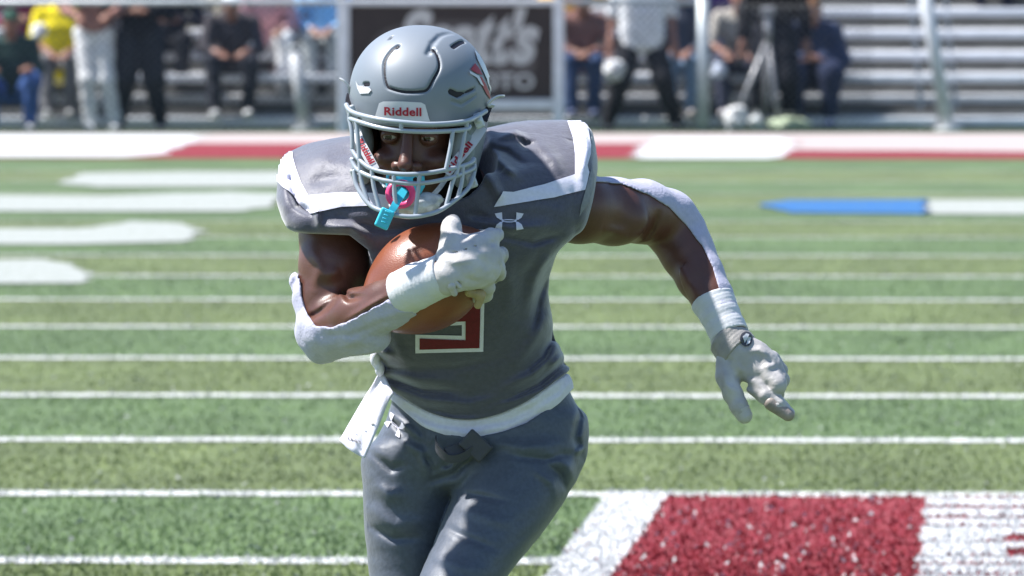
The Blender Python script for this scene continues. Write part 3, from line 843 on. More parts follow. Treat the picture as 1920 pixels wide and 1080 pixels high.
# ------------------------------------------------------------------ the runner: materials
M_skin = material('dark_skin', (0.098,0.038,0.025), 0.42, spec=0.50, var=0.16, vscale=22, bump=0.25, bscale=420, bump2=0.25, b2scale=130, sss=0.05, bdist=0.001)
def weave_material(name, col, rough, bump, wscale=900, sheen=0.15, spec=0.3, var=0.06):
    m = material(name, col, rough, spec=spec, var=(var+0.08 if col[0] < 0.3 else var), vscale=140, sheen=sheen, bump=bump, bscale=wscale, bump2=0.30, b2scale=110)
    return m
M_jersey = weave_material('grey_jersey_knit', (0.061,0.059,0.088), 0.50, 0.35, 420, sheen=0.6, spec=0.4)
M_jersey_w = weave_material('white_jersey_knit', (0.64,0.62,0.73), 0.65, 0.2)
M_num = weave_material('maroon_number_twill', (0.13,0.004,0.012), 0.6, 0.2)
M_pants = weave_material('grey_spandex', (0.066,0.077,0.103), 0.48, 0.15, spec=0.42)
M_whitecloth = weave_material('white_cotton', (0.64,0.62,0.72), 0.8, 0.35, 600)
M_sleeve = weave_material('white_compression_knit', (0.40,0.39,0.50), 0.75, 0.5, 260)
M_tape = material('white_athletic_tape', (0.56,0.56,0.58), 0.75, var=0.05, vscale=40, bump=0.4, bscale=120)
M_neck_shade = material('undershirt_shade', (0.008,0.008,0.011), 0.75, spec=0.25)  # near-black: shade of the neck hole put into the cloth colour
M_shell = material('matte_grey_helmet_shell', (0.165,0.187,0.215), 0.52, spec=0.55, var=0.03, vscale=5, coat=0.2, coat_r=0.45, bump=0.02, bscale=700)
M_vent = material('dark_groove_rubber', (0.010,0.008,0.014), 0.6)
M_mask = material('grey_powder_coated_steel', (0.31,0.34,0.385), 0.32, spec=0.6, var=0.06, vscale=30, coat=0.3, coat_r=0.2)
M_plate = material('white_plastic', (0.56,0.56,0.58), 0.35, var=0.03)
M_redprint = material('red_print', (0.32,0.01,0.025), 0.5, var=0.05)
M_pad = material('grey_foam_pad', (0.23,0.26,0.28), 0.8, var=0.15, vscale=40, bump=0.4, bscale=160)
M_clear = material('clear_grey_plastic', (0.42,0.44,0.45), 0.25, spec=0.6, var=0.35, vscale=60)
M_glove = material('off_white_glove', (0.45,0.43,0.43), 0.6, var=0.10, vscale=35, bump=0.35, bscale=150, bump2=0.3, b2scale=50, col2=(0.36,0.34,0.31), c2scale=18, c2lo=0.5, c2hi=0.75)
M_glove2 = material('grey_glove', (0.36,0.34,0.335), 0.55, var=0.12, vscale=30, bump=0.35, bscale=150, bump2=0.35, b2scale=45, col2=(0.44,0.42,0.41), c2scale=16)
M_palm = material('tan_glove_palm', (0.33,0.25,0.13), 0.5, var=0.2, vscale=50, bump=0.3, bscale=200)
M_palm2 = material('brown_glove_palm', (0.27,0.225,0.20), 0.5, var=0.2, vscale=50, bump=0.3, bscale=200)
M_teal = material('turquoise_rubber', (0.045,0.46,0.60), 0.35, spec=0.5, var=0.06, vscale=40)
M_pink = material('pink_rubber', (0.80,0.06,0.20), 0.35, spec=0.5, var=0.06, vscale=40)
M_eyew = material('eye_white', (0.42,0.37,0.33), 0.2, spec=0.6, var=0.05)
M_iris = material('brown_iris', (0.015,0.007,0.004), 0.08, spec=0.7)
def leather():
    m = material('pebbled_brown_leather', (0.205,0.058,0.024), 0.36, spec=0.5, var=0.16, vscale=16, coat=0.15, coat_r=0.25)
    nt = m.node_tree; N = nt.nodes; L = nt.links; b = N['Principled BSDF']
    tc = N.new('ShaderNodeTexCoord'); vo = N.new('ShaderNodeTexVoronoi'); vo.inputs['Scale'].default_value = 420
    L.new(tc.outputs['Object'], vo.inputs['Vector'])
    bp = N.new('ShaderNodeBump'); bp.invert = True; bp.inputs['Strength'].default_value = 0.28; bp.inputs['Distance'].default_value = 0.001
    L.new(vo.outputs['Distance'], bp.inputs['Height']); L.new(bp.outputs['Normal'], b.inputs['Normal'])
    return m
M_ball = leather()

base = to_world((905, 60, 540)); RX = float(base[0])
runner = empty('person', (RX, 0.04, 0.0))
setp(runner, 'running football player in grey uniform and helmet carrying a ball', 'person')
def part(name, f, lo, hi, step, mat, parent=None):
    return sdf_part(name, f, lo, hi, step, mat, parent if parent is not None else runner)
def decal(name, polys, bvh, mat, parent, off=1.6, cell=6.0, holes=None):
    """cloth or print laid on a surface: outlines in photo pixels, dropped along the sight line onto the mesh."""
    V, Fc = [], []
    for poly in polys:
        bm = bmesh.new()
        vs = [bm.verts.new((p[0], p[1], 0)) for p in poly]
        bm.faces.new(vs)
        P = np.array(poly); mn, mx_ = P.min(0), P.max(0)
        bmesh.ops.triangulate(bm, faces=bm.faces[:])
        for ax_ in (0, 1):
            q = mn[ax_]+cell/2
            while q < mx_[ax_]:
                co = (q,0,0) if ax_ == 0 else (0,q,0); no = (1,0,0) if ax_ == 0 else (0,1,0)
                bmesh.ops.bisect_plane(bm, geom=bm.verts[:]+bm.edges[:]+bm.faces[:], plane_co=co, plane_no=no, dist=1e-4)
                q += cell
        bm.verts.index_update(); n0 = len(V)
        V += [(v.co.x, v.co.y) for v in bm.verts]; Fc += [tuple(n0+v.index for v in fc.verts) for fc in bm.faces]
        bm.free()
    return drop(name, V, Fc, bvh, mat, parent, off)
def drop(name, V, Fc, bvh, mat, parent, off=1.6):
    org = Vector((0, CAM_Y, CAM_H)); W = []; ok = []
    o2 = off/PXM
    for (px, py) in V:
        d = Vector(ray(px, py)).normalized()
        hit, nrm, _, _ = bvh.ray_cast(org, d)
        if hit is None: W.append((0,0,0)); ok.append(False); continue
        if nrm.dot(d) > 0: nrm = -nrm
        p = hit + nrm*o2*0.6 - d*o2*0.6
        W.append(tuple(p)); ok.append(True)
    Fc = [q for q in Fc if all(ok[i] for i in q)]
    used = sorted({i for q in Fc for i in q}); mp = {i: k for k, i in enumerate(used)}
    W = [W[i] for i in used]; Fc = [tuple(mp[i] for i in q) for q in Fc]
    o = link_mesh(name, W, Fc, mat, parent)
    bm = bmesh.new(); bm.from_mesh(o.data)
    for fc in bm.faces:
        if fc.normal.y > 0: fc.normal_flip()
    bm.to_mesh(o.data); bm.free()
    return o
def bvh_of(*obs):
    V, Fc = [], []
    for o in obs:
        b0 = base_of(o.parent) if o.parent else np.zeros(3); n = len(V)
        V += [tuple(np.array(v.co)+b0) for v in o.data.vertices]; Fc += [tuple(n+i for i in p.vertices) for p in o.data.polygons]
    return BVHTree.FromPolygons(V, Fc)
def deform(o, fn):                               # move a part's mesh in place
    for v in o.data.vertices: v.co = fn(v.co)

# ------------------------------------------------------------------ body (one continuous figure)
HX, HY, HZ = 787, -150, 178                       # helmet centre
def rotm(yaw, pitch, roll):
    return np.array(Matrix.Rotation(R(yaw),3,'Z') @ Matrix.Rotation(R(pitch),3,'X') @ Matrix.Rotation(R(roll),3,'Y'))
RH = rotm(-10, 7, 2.5)
def head_frame(fl):                               # a shape given in head coordinates (right, back, up)
    def f(x, y, z):
        a, b, c = x-HX, y-HY, -(z-HZ)
        return fl(RH[0][0]*a+RH[1][0]*b+RH[2][0]*c, RH[0][1]*a+RH[1][1]*b+RH[2][1]*c, RH[0][2]*a+RH[1][2]*b+RH[2][2]*c)
    return f
def head_pt(u, v, w):
    q = RH @ np.array([u, v, w], float)
    return np.array([HX+q[0], HY+q[1], HZ-q[2]])

face = U(16, ell((0,2,-18),(84,108,112)), ell((0,-32,-112),(66,80,92)), ell((0,-62,-178),(32,40,26)))
face = U(12, face, ell((46,-82,-112),(26,28,20)), ell((-46,-82,-112),(26,28,20)))
face = U(8, face, seg((-42,-106,-44),(42,-106,-44),11,11))
face = SUB(10, face, ell((37,-124,-66),(23,17,13)), ell((-37,-124,-66),(23,17,13)))
face = U(6, face, chain([(0,-116,-52,10),(0,-132,-90,11),(0,-146,-114,14)], 5), ell((17,-126,-119),(13,14,11)), ell((-17,-126,-119),(13,14,11)))
face = SUB(3, face, ell((7,-138,-128),(5,6,4)), ell((-7,-138,-128),(5,6,4)))
face = U(5, face, ell((0,-112,-150),(32,15,9)), ell((0,-111,-163),(29,15,10)))
face = SUB(2.5, face, seg((-26,-124,-156),(26,-124,-156),1.6))
eyelid = lambda s: SUB(1.2, OFF(ell((37*s,-100,-66),(16,16,14.5)), 2.2),
                       lambda x, y, z: ell((37*s,-118,-67.5),(14.8,16,4.4))(x, y, z))
face = U(3, face, eyelid(1), eyelid(-1))
face = U(4, face, ell((88,8,-92),(9,20,28)), ell((-88,8,-92),(9,20,28)))
f_face = head_frame(face)

# right arm (carries the ball) and left arm (swings back)
RA_SH, RA_EL, RA_WR = (628,15,385), (606,-95,622), (798,-342,528)
f_rarm = U(14, chain([(628,-30,380,64),(626,-48,440,63),(625,-72,500,63),(616,-85,560,54),(610,-92,600,47)], 14),
           ell((640,-75,505),(50,48,62)),
           chain([(606,-96,622,46),(632,-128,608,51),(672,-185,592,50),(726,-254,566,43),(782,-322,536,36),(830,-340,515,33)], 14))
f_rarm = fold(f_rarm, [([(575,600),(600,585),(632,560)],6,-4), ([(640,545),(655,560),(680,556)],5,-5), ([(650,600),(690,575),(730,552)],5,3.5), ([(600,520),(640,508)],10,4), ([(585,470),(600,500),(590,540)],8,3)], 0, 2.1)
LA = dict(sh=(1040,35,372))
f_larm = U(14, chain([(1030,5,375,62),(1085,38,392,62),(1150,112,398,60),(1205,180,398,56),(1250,222,412,52),(1270,226,440,50),(1288,210,475,47),(1312,180,520,42),(1334,150,558,36),(1350,130,590,31),(1365,115,622,30),(1385,100,660,34)], 16),
           ell((1160,85,412),(55,40,44)))
f_larm = fold(f_larm, [([(1205,452),(1222,430),(1235,400)],7,-4), ([(1130,430),(1180,440)],9,3), ([(1250,470),(1285,520),(1310,560)],9,3), ([(1245,440),(1260,462)],6,3)], 150, 2.2)
f_core = U(30, chain([(815,-60,340,70),(800,-100,280,64),(792,-135,220,66)], 20), seg((680,-25,375),(1000,-5,372),62), LEAN(loft('z', [(380,845,15,150,80),(500,852,25,150,85),(640,870,45,140,85),(760,900,65,145,90),(860,895,70,150,90)], 2.2, 40)))
RLEG = [(840,772,62,88,92),(880,770,65,90,95),(930,768,70,88,96),(1000,766,80,82,90),(1080,763,95,70,80),(1160,760,110,62,70),(1240,757,125,56,60),(1310,755,135,52,52)]
LLEG = [(780,988,58,104,110),(820,990,48,106,118),(860,981,32,111,120),(930,956,0,107,114),(1000,918,-32,98,106),(1060,881,-60,86,96),(1080,869,-70,83,92),(1150,850,-95,74,82),(1230,845,-115,67,70),(1300,845,-122,60,60)]
shin_l = chain([(845,-118,1290,52),(845,-92,1400,56),(847,-48,1520,50),(850,30,1680,32),(850,52,1750,32)], 12)
shin_r = chain([(756,135,1300,50),(752,240,1335,54),(748,370,1375,48),(742,520,1420,30),(740,585,1440,30)], 12)
f_legs = U(14, LEAN(OFF(loft('z', RLEG, 2.1, 20), -18)), LEAN(OFF(loft('z', LLEG, 2.1, 20), -18)), OFF(shin_l, -8), OFF(shin_r, -8))
f_body = U(10, CULL(f_face, (HX-130,-330,50), (HX+130,0,400)), U(16, CULL(f_core, (590,-240,130), (1080,300,920)), CULL(f_rarm, (540,-400,300), (880,100,690)),
           CULL(f_larm, (950,0,290), (1430,300,710)), CULL(f_legs, (660,-240,760), (1120,660,1800))))
body = part('body', f_body, (510,-410,80), (1420,640,1800), 3.5, M_skin)
# the face again with fine steps would seam; instead the whole head region is refined in the same surface below
for s, nm in ((1,'eye'), (-1,'eye')):
    e = part(nm, head_frame(ell((37*s,-100,-66),(15.2,15.2,14))), (HX-110,-340,200), (HX+110,-130,310), 1.4, M_eyew)
    ix = 37*s - 1.5
    part('iris', head_frame(INT(0.6, ell((ix,-109.5,-67.0),(8.2,8.2,8.2)), ell((37*s,-100,-66),(15.8,15.8,14.6)))), (HX-110,-340,200), (HX+110,-130,310), 0.9, M_iris, e)
# ------------------------------------------------------------------ arm sleeves, tape
rs_poly = poly2([(535,500),(561,516),(565,555),(576,590),(592,611),(620,614),(655,602),(700,577),(745,551),(792,604),(770,640),(700,720),(535,720)])
f_rs = INT(1.5, OFF(f_rarm, 6.5), rs_poly)
f_rs = ripple(U(6, f_rs, INT(1.5, OFF(U(12, seg((592,-85,560),(604,-85,650),40,30), seg((606,-90,640),(700,-200,630),34,30)), 2), rs_poly), ell((549,-65,529),(8,10,10)), ell((556,-70,540),(9,9,8)), ell((553,-66,520),(7,9,7))), 0.45, 0.09, 0.07, 0.06)
f_rs = fold(crumple(f_rs, 1.3, 60, 11), [([(585,640),(640,650),(720,630)],6,2), ([(600,628),(660,628),(740,596)],6,-2.5), ([(575,600),(590,640),(620,668)],6,2), ([(700,600),(740,590),(770,575)],6,2), ([(640,665),(700,650)],5,-2)], 100, 1.4)
part('arm_sleeve', f_rs, (525,-320,490), (800,60,730), 3.0, M_sleeve)
ls_poly = poly2([(1105,340),(1165,345),(1213,364),(1253,388),(1286,422),(1316,461),(1337,502),(1349,545),(1350,600),(1420,600),(1420,300),(1105,290)])
part('arm_sleeve', ripple(INT(1.5, OFF(f_larm, 3.0), ls_poly), 0.4, 0.06, 0.05, 0.07), (1090,0,280), (1430,330,640), 3.0, M_sleeve)
def wrap(f, a, b, pad, k=1.5):                    # the stretch of a limb between two points
    a = np.array(a, float); b = np.array(b, float); d = (b-a)/np.linalg.norm(b-a); L = np.linalg.norm(b-a)
    def g(x, y, z):
        t = (x-a[0])*d[0]+(y-a[1])*d[1]+(z-a[2])*d[2]
        return smax(f(x, y, z)-pad-0.35*np.sin(t*0.23+z*0.03)-0.18*np.sin(t*0.7+x*0.11+z*0.07), np.maximum(-t, t-L), k)
    return g
part('wrist_tape', wrap(U(8, chain([(726,-254,566,43),(782,-322,536,38),(850,-345,508,36)], 8)), (752,-285,553), (836,-342,514), 4.0), (690,-420,440), (890,-220,650), 2.4, M_tape)
part('wrist_tape', wrap(f_larm, (1336,148,562), (1366,114,632), 3.2), (1280,40,520), (1430,230,680), 2.4, M_tape)

# ------------------------------------------------------------------ jersey
TORSO = [(330,838,-5,150,110),(400,842,-2,188,128),(450,848,2,196,134),(500,850,8,183,134),(560,853,18,176,130),(620,864,30,174,128),(680,880,44,178,128),(720,896,54,177,130),(760,904,62,171,130),(830,904,70,172,128)]
SHO = [(519,352,14,20,50),(530,355,12,48,84),(550,360,10,63,112),(600,362,5,82,134),(650,372,0,100,142),(700,385,-4,120,142),(800,380,0,125,135),(900,380,15,124,135),(960,364,28,118,140),(1020,347,40,104,142),(1075,334,50,90,132),(1102,324,55,74,112),(1113,312,58,48,80),(1120,310,58,14,34)]
f_tors = loft('z', TORSO, 2.3, 20)
SH_S = 0.55
def sheared(rows):                                # pads tip forward with the runner's lean: front edge low, back edge high
    out = []
    for (s, zc, yc, h, b) in rows: out.append((s, zc, yc, max(0.55*h, math.sqrt(max(h*h-(SH_S*b*0.8)**2, 1))), b))
    return out
yc_x = smooth_tab([r_[0] for r_ in SHO], [r_[2] for r_ in SHO])
f_sho0 = loft('x', sheared(SHO), 2.4, 8)
f_sho = lambda x, y, z: f_sho0(x, y, z + SH_S*(y-yc_x(x)))
hem_x = smooth_tab([600,700,735,800,880,980,1060,1110], [690,712,733,771,787,757,702,670])
def hem_cut(extra):
    return lambda x, y, z: (z - hem_x(x) - extra(x) - np.maximum(y-60, 0)*-0.12)*0.85
f_jer0 = U(46, f_tors, f_sho)
f_jer = lambda x, y, z: f_jer0(x, y, z) - 5.0*np.exp(-((z-hem_x(x))/16.0)**2)
JF = [  # folds drawn where the photograph shows them
 ([(908,290),(935,300),(970,330)],7,5), ([(912,275),(950,285),(985,310)],6,-4), ([(905,318),(925,345),(940,375)],8,5),
 ([(930,262),(965,248),(990,262)],6,4), ([(975,258),(985,272),(1000,268)],5,-4), ([(1005,262),(1040,300),(1050,330)],10,3), ([(1020,240),(1060,245),(1075,262)],7,-4),
 ([(1092,240),(1098,280),(1090,330)],6,4),
 ([(545,350),(560,385),(585,400)],8,-7), ([(538,330),(552,345)],6,-5), ([(590,385),(600,425)],4,3), ([(600,425),(660,425),(700,455)],8,5), ([(640,410),(720,430),(800,428)],9,-4),
 ([(560,310),(610,300),(650,310)],14,3), ([(580,345),(640,330)],12,-2.5),
 ([(900,415),(960,428),(1030,425)],8,4), ([(930,440),(1000,455),(1050,440)],9,-3), ([(880,402),(920,410)],6,-3),
 ([(1040,470),(1005,520),(985,580)],10,4), ([(1028,500),(1010,560),(1000,620)],9,-3.5), ([(1032,580),(1000,640),(960,690)],10,4), ([(1042,620),(1020,670),(985,700)],8,-4),
 ([(1050,650),(1000,700),(930,735)],8,5), ([(1060,680),(1010,722),(950,752)],6,-4.5), ([(1055,665),(1030,690)],5,4),
 ([(715,690),(780,712),(860,716)],8,4.5), ([(720,706),(790,732),(870,735)],6,-4), ([(728,722),(800,750),(880,758),(960,740)],7,4.5), ([(700,665),(725,690),(760,695)],6,-5), ([(705,655),(740,668)],7,5),
 ([(760,690),(850,690),(940,672)],10,-2.5), ([(740,640),(760,680)],9,3), ([(900,770),(960,752),(1010,728)],5,3.5), ([(780,762),(850,778),(900,778)],5,-3),
 ([(930,480),(960,540),(955,600)],14,2.5), ([(720,470),(700,500),(690,540)],12,3)]
f_jer = fold(f_jer, JF, 60, 2.3)
f_jer = LEAN(crumple(f_jer, 1.15, 95, 3, (0.8,0.5,1.3)))
f_jer = SUB(8, f_jer, ell((841,-112,290),(92,98,118)), ell((840,-50,240),(80,70,70)))
f_jer = SUB(5, f_jer, chain([(628,-42,425,71),(624,-72,500,72),(614,-92,580,66)], 8), chain([(1092,42,396,68),(1150,112,398,66),(1220,186,400,60)], 8))
armhole = poly2([(535,434),(575,438),(655,441),(690,468),(702,505),(690,570),(535,570)])
f_jer = SUB(7, f_jer, lambda x, y, z: np.maximum(armhole(x, y, z), y-70))
cuffcut = lambda x, y, z: ((x-1099)*0.955+(z-357)*0.28 - 15 + (y-15)*0.10)
f_jer = INT(4, f_jer, lambda x, y, z: smin(cuffcut(x, y, z), 430-z, 10))
f_jer = INT(3, f_jer, hem_cut(lambda x: 0*x))
jersey = part('jersey', f_jer, (505,-240,205), (1130,320,800), 3.0, M_jersey)
B_j = bvh_of(jersey)
# shoulder yokes, sleeve stripes, number, chest mark
decal('white_stripe', [[(505,322),(515,300),(530,288),(548,280),(550,298),(556,318),(566,345),(579,368),(562,381),(548,366),(530,350)],
                       [(580,367),(640,361),(700,362),(735,368),(745,392),(690,386),(640,388),(582,401),(562,381)]], B_j, M_jersey_w, jersey, 3.2, 3.5)
decal('white_stripe', [[(1056,205),(1080,205),(1096,222),(1103,246),(1107,272),(1106,290),(1100,310),(1104,325),(1078,327),(1078,290),(1074,260)],
                       [(942,359),(962,360),(1020,346),(1079,327),(1104,322),(1099,345),(1096,356),(1040,370),(985,379),(926,388)]], B_j, M_jersey_w, jersey, 3.2, 3.5)
M_cuff = weave_material('pale_grey_cuff_knit', (0.20,0.205,0.23), 0.62, 0.25)
decal('sleeve_cuff', [[(1108,316),(1114,328),(1113,352),(1101,382),(1086,406),(1089,386),(1097,357)]], B_j, M_cuff, jersey, 1.8, 5)
num_out = [[(779,627),(779,662),(906,659),(911,430),(779,430),(779,596),(829,611),(866,609),(866,629)]]
num_in = [[(787,634),(787,655),(899,652),(904,436),(786,436),(786,590),(838,603),(873,602),(873,637)]]
decal('number_outline', num_out, B_j, M_jersey_w, jersey, 1.6)
decal('number', num_in, B_j, M_num, jersey, 2.8)
def ua(cx, cy, w, h, ang=0.0, sq=1.0):
    L = [[(-1.0,-0.86),(-0.50,-1.0),(-0.48,-0.20),(-0.36,-0.09),(-0.62,-0.13),(-0.86,-0.40)]]
    L.append([(x,-y) for x, y in L[0]][::-1])
    L += [[(-x,y) for x, y in p][::-1] for p in L]
    ring = []
    n = 10
    for i in range(n):
        a0, a1 = 2*math.pi*i/n, 2*math.pi*(i+1)/n
        ring.append([(0.56*math.cos(a0),0.20*math.sin(a0)),(0.56*math.cos(a1),0.20*math.sin(a1)),(0.42*math.cos(a1),0.08*math.sin(a1)),(0.42*math.cos(a0),0.08*math.sin(a0))])
    ca, sa = math.cos(ang), math.sin(ang)
    return [[(cx+(x*w*ca-y*h*sa)*sq, cy+x*w*sa+y*h*ca) for x, y in p] for p in L+ring]
decal('chest_emblem', ua(954.5,414.5,27,16.5,0.0), B_j, M_jersey_w, jersey, 2.2, 8)

# undershirt tail below the jersey, neck blackened for the shade inside the collar
tail = lambda x: np.interp(x, [690,735,790,860,930,1000,1050,1075,1100], [16,18,30,36,42,46,46,36,30])
f_pel = loft('z', [(640,868,46,160,118),(700,888,58,166,124),(740,902,64,169,127),(780,910,66,183,128),(830,899,68,195,128),(880,890,68,190,118),(920,885,70,150,90)], 2.3, 24)
f_us = INT(1.2, OFF(U(20, INT(10, f_tors, lambda x, y, z: z-760), f_pel), -1.0), hem_cut(tail), lambda x, y, z: hem_x(x)-30-z)
f_us0 = f_us
f_us = lambda x, y, z: f_us0(x, y, z) + 9.0/(1+np.exp(np.clip((z-hem_x(x)+1)/2.5, -30, 30)))
f_us = fold(f_us, [([(745,765),(800,798),(870,812),(950,800),(1040,758)],3,2.2), ([(760,766),(820,796),(880,802),(960,785),(1050,735)],3,-2.2), ([(1000,770),(1050,742),(1072,712)],3,2)], 60)
f_us = LEAN(U(6, f_us, ell((704,-8,672),(10,16,17)), ell((712,-12,692),(9,14,14))))
part('undershirt_tail', f_us, (680,-100,630), (1110,320,850), 2.6, M_whitecloth)
f_nk = U(10, chain([(842,-30,420,66),(826,-65,350,78),(808,-95,300,76),(800,-108,262,70)], 10), seg((700,-20,385),(960,0,380),58))
part('undershirt_neck_shade', f_nk, (620,-200,180), (1040,120,500), 4.0, M_neck_shade)  # undershirt neck, coloured black as the collar hole's shade
part('undershirt_collar_edge', INT(2, OFF(ell((838,-100,345),(72,62,60)), 0), lambda x,y,z: 372-z+0*x, lambda x,y,z: y+60), (750,-180,340), (930,-20,420), 3.0, M_sleeve)

# ------------------------------------------------------------------ trousers
f_pan = U(26, f_pel, U(8, loft('z', RLEG, 2.1, 20), loft('z', LLEG, 2.1, 20)))
f_pan = LEAN(f_pan)
f_pan = U(14, f_pan, chain([(845,-122,1285,60),(845,-112,1350,58)], 6), chain([(755,135,1300,53),(753,190,1318,55)], 6))
f_pan = INT(4, f_pan, lambda x, y, z: hem_x(x)+tail(x)-7-z)
PF = [([(700,900),(730,930),(760,925)],10,4), ([(690,955),(740,985),(800,980)],11,3.5), ([(690,985),(735,1010),(790,1008)],8,-3), ([(695,850),(735,880),(760,870)],9,-3.5),
 ([(760,830),(790,850),(800,890)],6,3.5), ([(792,850),(815,880),(860,868)],6,-4.5), ([(800,870),(840,882),(880,850)],6,4.5), ([(800,905),(850,885),(890,855)],6,-4), ([(815,915),(860,900),(875,880)],6,3.5),
 ([(925,830),(985,838),(1060,832)],9,4), ([(960,855),(1020,862),(1075,850)],8,-3.5), ([(1030,850),(1065,875),(1078,905)],7,4), ([(1020,868),(1050,890),(1062,920)],6,-4), ([(1000,880),(1035,905),(1045,940)],6,3.5),
 ([(1088,770),(1080,820),(1092,860)],8,-4), ([(1082,840),(1090,850)],6,4),
 ([(865,925),(900,930),(950,940)],6,-3.5), ([(850,950),(900,965),(960,985)],9,3), ([(838,990),(880,1010),(930,1030)],9,-3), ([(810,1040),(860,1062),(910,1070)],9,3),
 ([(730,775),(770,805),(800,830)],4,2.5), ([(735,790),(760,815)],4,-2.5), ([(788,800),(795,840)],3,-2.5)]
f_pan = crumple(fold(f_pan, PF, 120, 2.0), 0.9, 90, 5, (0.5,0.4,1.5))
pants = part('trousers', f_pan, (660,-200,690), (1120,360,1400), 3.4, M_pants)
B_p = bvh_of(pants)
decal('hip_emblem', ua(741,797,24,15,0.62,0.72), B_p, M_jersey_w, pants, 2.2, 8)
# belt with its loose folded end
M_belt = material('charcoal_belt_webbing', (0.050,0.050,0.060), 0.6, var=0.1, vscale=60, bump=0.4, bscale=400)
def strip_part(name, path, width, mat, parent, thick=3.0, up=(0,0,1)):
    P = catmull(path, 8); N_ = len(P); T = np.gradient(P, axis=0); T /= np.linalg.norm(T, axis=1)[:, None]
    upv = np.asarray(up, float); V, Fc = [], []
    w = np.interp(np.linspace(0,1,N_), np.linspace(0,1,len(np.atleast_1d(width))), np.atleast_1d(width))
    for i in range(N_):
        s = upv-T[i]*upv.dot(T[i]); s /= np.linalg.norm(s); n = np.cross(T[i], s)
        for a, b in ((-1,-1),(1,-1),(1,1),(-1,1)): V.append(P[i]+s*a*w[i]/2+n*b*thick/2)
    for i in range(N_-1):
        for k in range(4): Fc.append((i*4+k, i*4+(k+1)%4, i*4+4+(k+1)%4, i*4+4+k))
    Fc += [(0,1,2,3), tuple(range(4*N_-4, 4*N_))[::-1]]
    o = link_mesh(name, to_world(np.array(V)), Fc, mat, parent, smooth=False)
    bm = bmesh.new(); bm.from_mesh(o.data); bmesh.ops.recalc_face_normals(bm, faces=bm.faces[:]); bm.to_mesh(o.data); bm.free()
    return o
belt = part('belt_end', U(5, rbox((892,6,836),(27,4.5,20),4, rotm(0,0,-42)), rbox((858,14,846),(24,4,15),4, rotm(10,12,18))), (800,-40,780), (950,70,890), 1.8, M_belt)
strip_part('belt_loop', [(817,24,820),(821,10,842),(842,0,860),(868,0,856),(888,4,842)], 15, M_belt, runner, 3, (0,0.3,1))

# ------------------------------------------------------------------ socks and shoes (below the picture)
M_sock = weave_material('white_sock_rib', (0.75,0.75,0.76), 0.8, 0.3)
M_cleat = material('white_cleat_upper', (0.65,0.65,0.67), 0.4, var=0.08)
part('sock', INT(3, OFF(shin_l, 1.5), lambda x,y,z: 1370-z), (770,-190,1350), (930,130,1810), 5, M_sock)
part('sock', INT(3, OFF(shin_r, 1.5), lambda x,y,z: 225-y), (680,200,1270), (810,640,1490), 5, M_sock)
SOLE = float((CAM_H)/1*PXM)-111
def gz(y): return 540+F_PX*math.tan(math.atan2(CAM_H, y/PXM-CAM_Y)-PITCH)
z0 = gz(0)
shoe_l = INT(4, U(18, ell((850,48,z0-52),(42,58,60)), ell((850,-40,z0-30),(48,110,34)), ell((850,-110,z0-24),(42,60,26))), lambda x,y,z: z-z0+8)
shoe = part('shoe', shoe_l, (780,-200,z0-130), (920,130,z0+20), 4, M_cleat)
for (sx, sy) in ((825,-110),(875,-110),(822,-50),(878,-50),(830,60),(870,60)):
    p = to_world((sx, sy, z0-10)); v, f = tube_geo([(p[0],p[1],0.0),(p[0],p[1],0.014)], [0.004,0.007], 6); link_mesh('stud', v, f, M_cleat, shoe)
shoe_r = U(18, ell((740,602,1440),(42,58,55)), ell((742,630,1510),(46,40,95)), ell((742,622,1575),(42,30,50)))
part('shoe', shoe_r, (670,500,1350), (820,720,1660), 5, M_cleat)

# ------------------------------------------------------------------ gloves
def glove_r():
    palm = U(16, chain([(836,-346,520,35),(858,-332,505,38),(884,-320,496,40)], 12), ell((886,-326,494),(44,24,48)), ell((908,-310,490),(34,26,46)))
    thumb = chain([(838,-336,486,21),(845,-322,456,20),(846,-302,428,18.5),(848,-288,417,15.5)], 7)
    index = chain([(870,-326,474,21),(898,-314,458,19.5),(920,-300,445,17),(933,-286,440,12.5)], 6)
    mid = chain([(905,-305,478,20),(928,-284,480,18),(938,-250,478,15),(934,-222,492,13)], 5)
    ring = chain([(912,-305,496,18),(930,-284,502,16.5),(934,-252,512,14.5),(924,-222,520,12.5)], 5)
    pinky = chain([(900,-312,520,17),(912,-296,538,15.5),(910,-266,552,13.5),(898,-250,560,12)], 5)
    web = ell((862,-318,466),(24,14,26))
    return palm, thumb, index, mid, ring, pinky, web
gp = glove_r()
f_gr = U(6, U(14, gp[0], gp[1], gp[6], gp[2]), *gp[3:6])
f_gr = SUB(2.5, f_gr, seg((826,-365,470),(858,-352,474),1.8), seg((858,-352,474),(892,-345,462),1.8), seg((886,-350,500),(890,-350,512),2.4), seg((880,-352,505),(884,-352,512),1.8))
f_gr = fold(f_gr, [([(820,478),(850,492),(890,486)],3.5,2.5), ([(905,482),(912,510)],3,-1.6), ([(893,480),(915,470)],3,1.2), ([(870,520),(900,530)],5,-1.5), ([(835,470),(845,440)],4,2), ([(925,450),(918,462)],3,-2)], -250)
f_gr = SUB(3, f_gr, seg((858,-372,534),(872,-362,548),7))
gl = part('glove', crumple(f_gr, 0.6, 34, 21), (795,-400,385), (965,-190,600), 1.9, M_glove)
part('glove_cuff', U(3, chain([(838,-372,520,5),(846,-372,536,7),(852,-362,550,6)], 4), chain([(852,-372,526,4),(862,-368,538,4)], 3)), (825,-400,505), (885,-320,580), 1.6, M_glove, gl)
part('palm_edge', U(4, chain([(880,-316,548,9),(898,-312,552,9),(908,-300,545,8)], 4), chain([(902,-312,556,8.5),(896,-308,572,7.5)], 3)), (860,-350,520), (930,-270,600), 1.6, M_palm, gl)

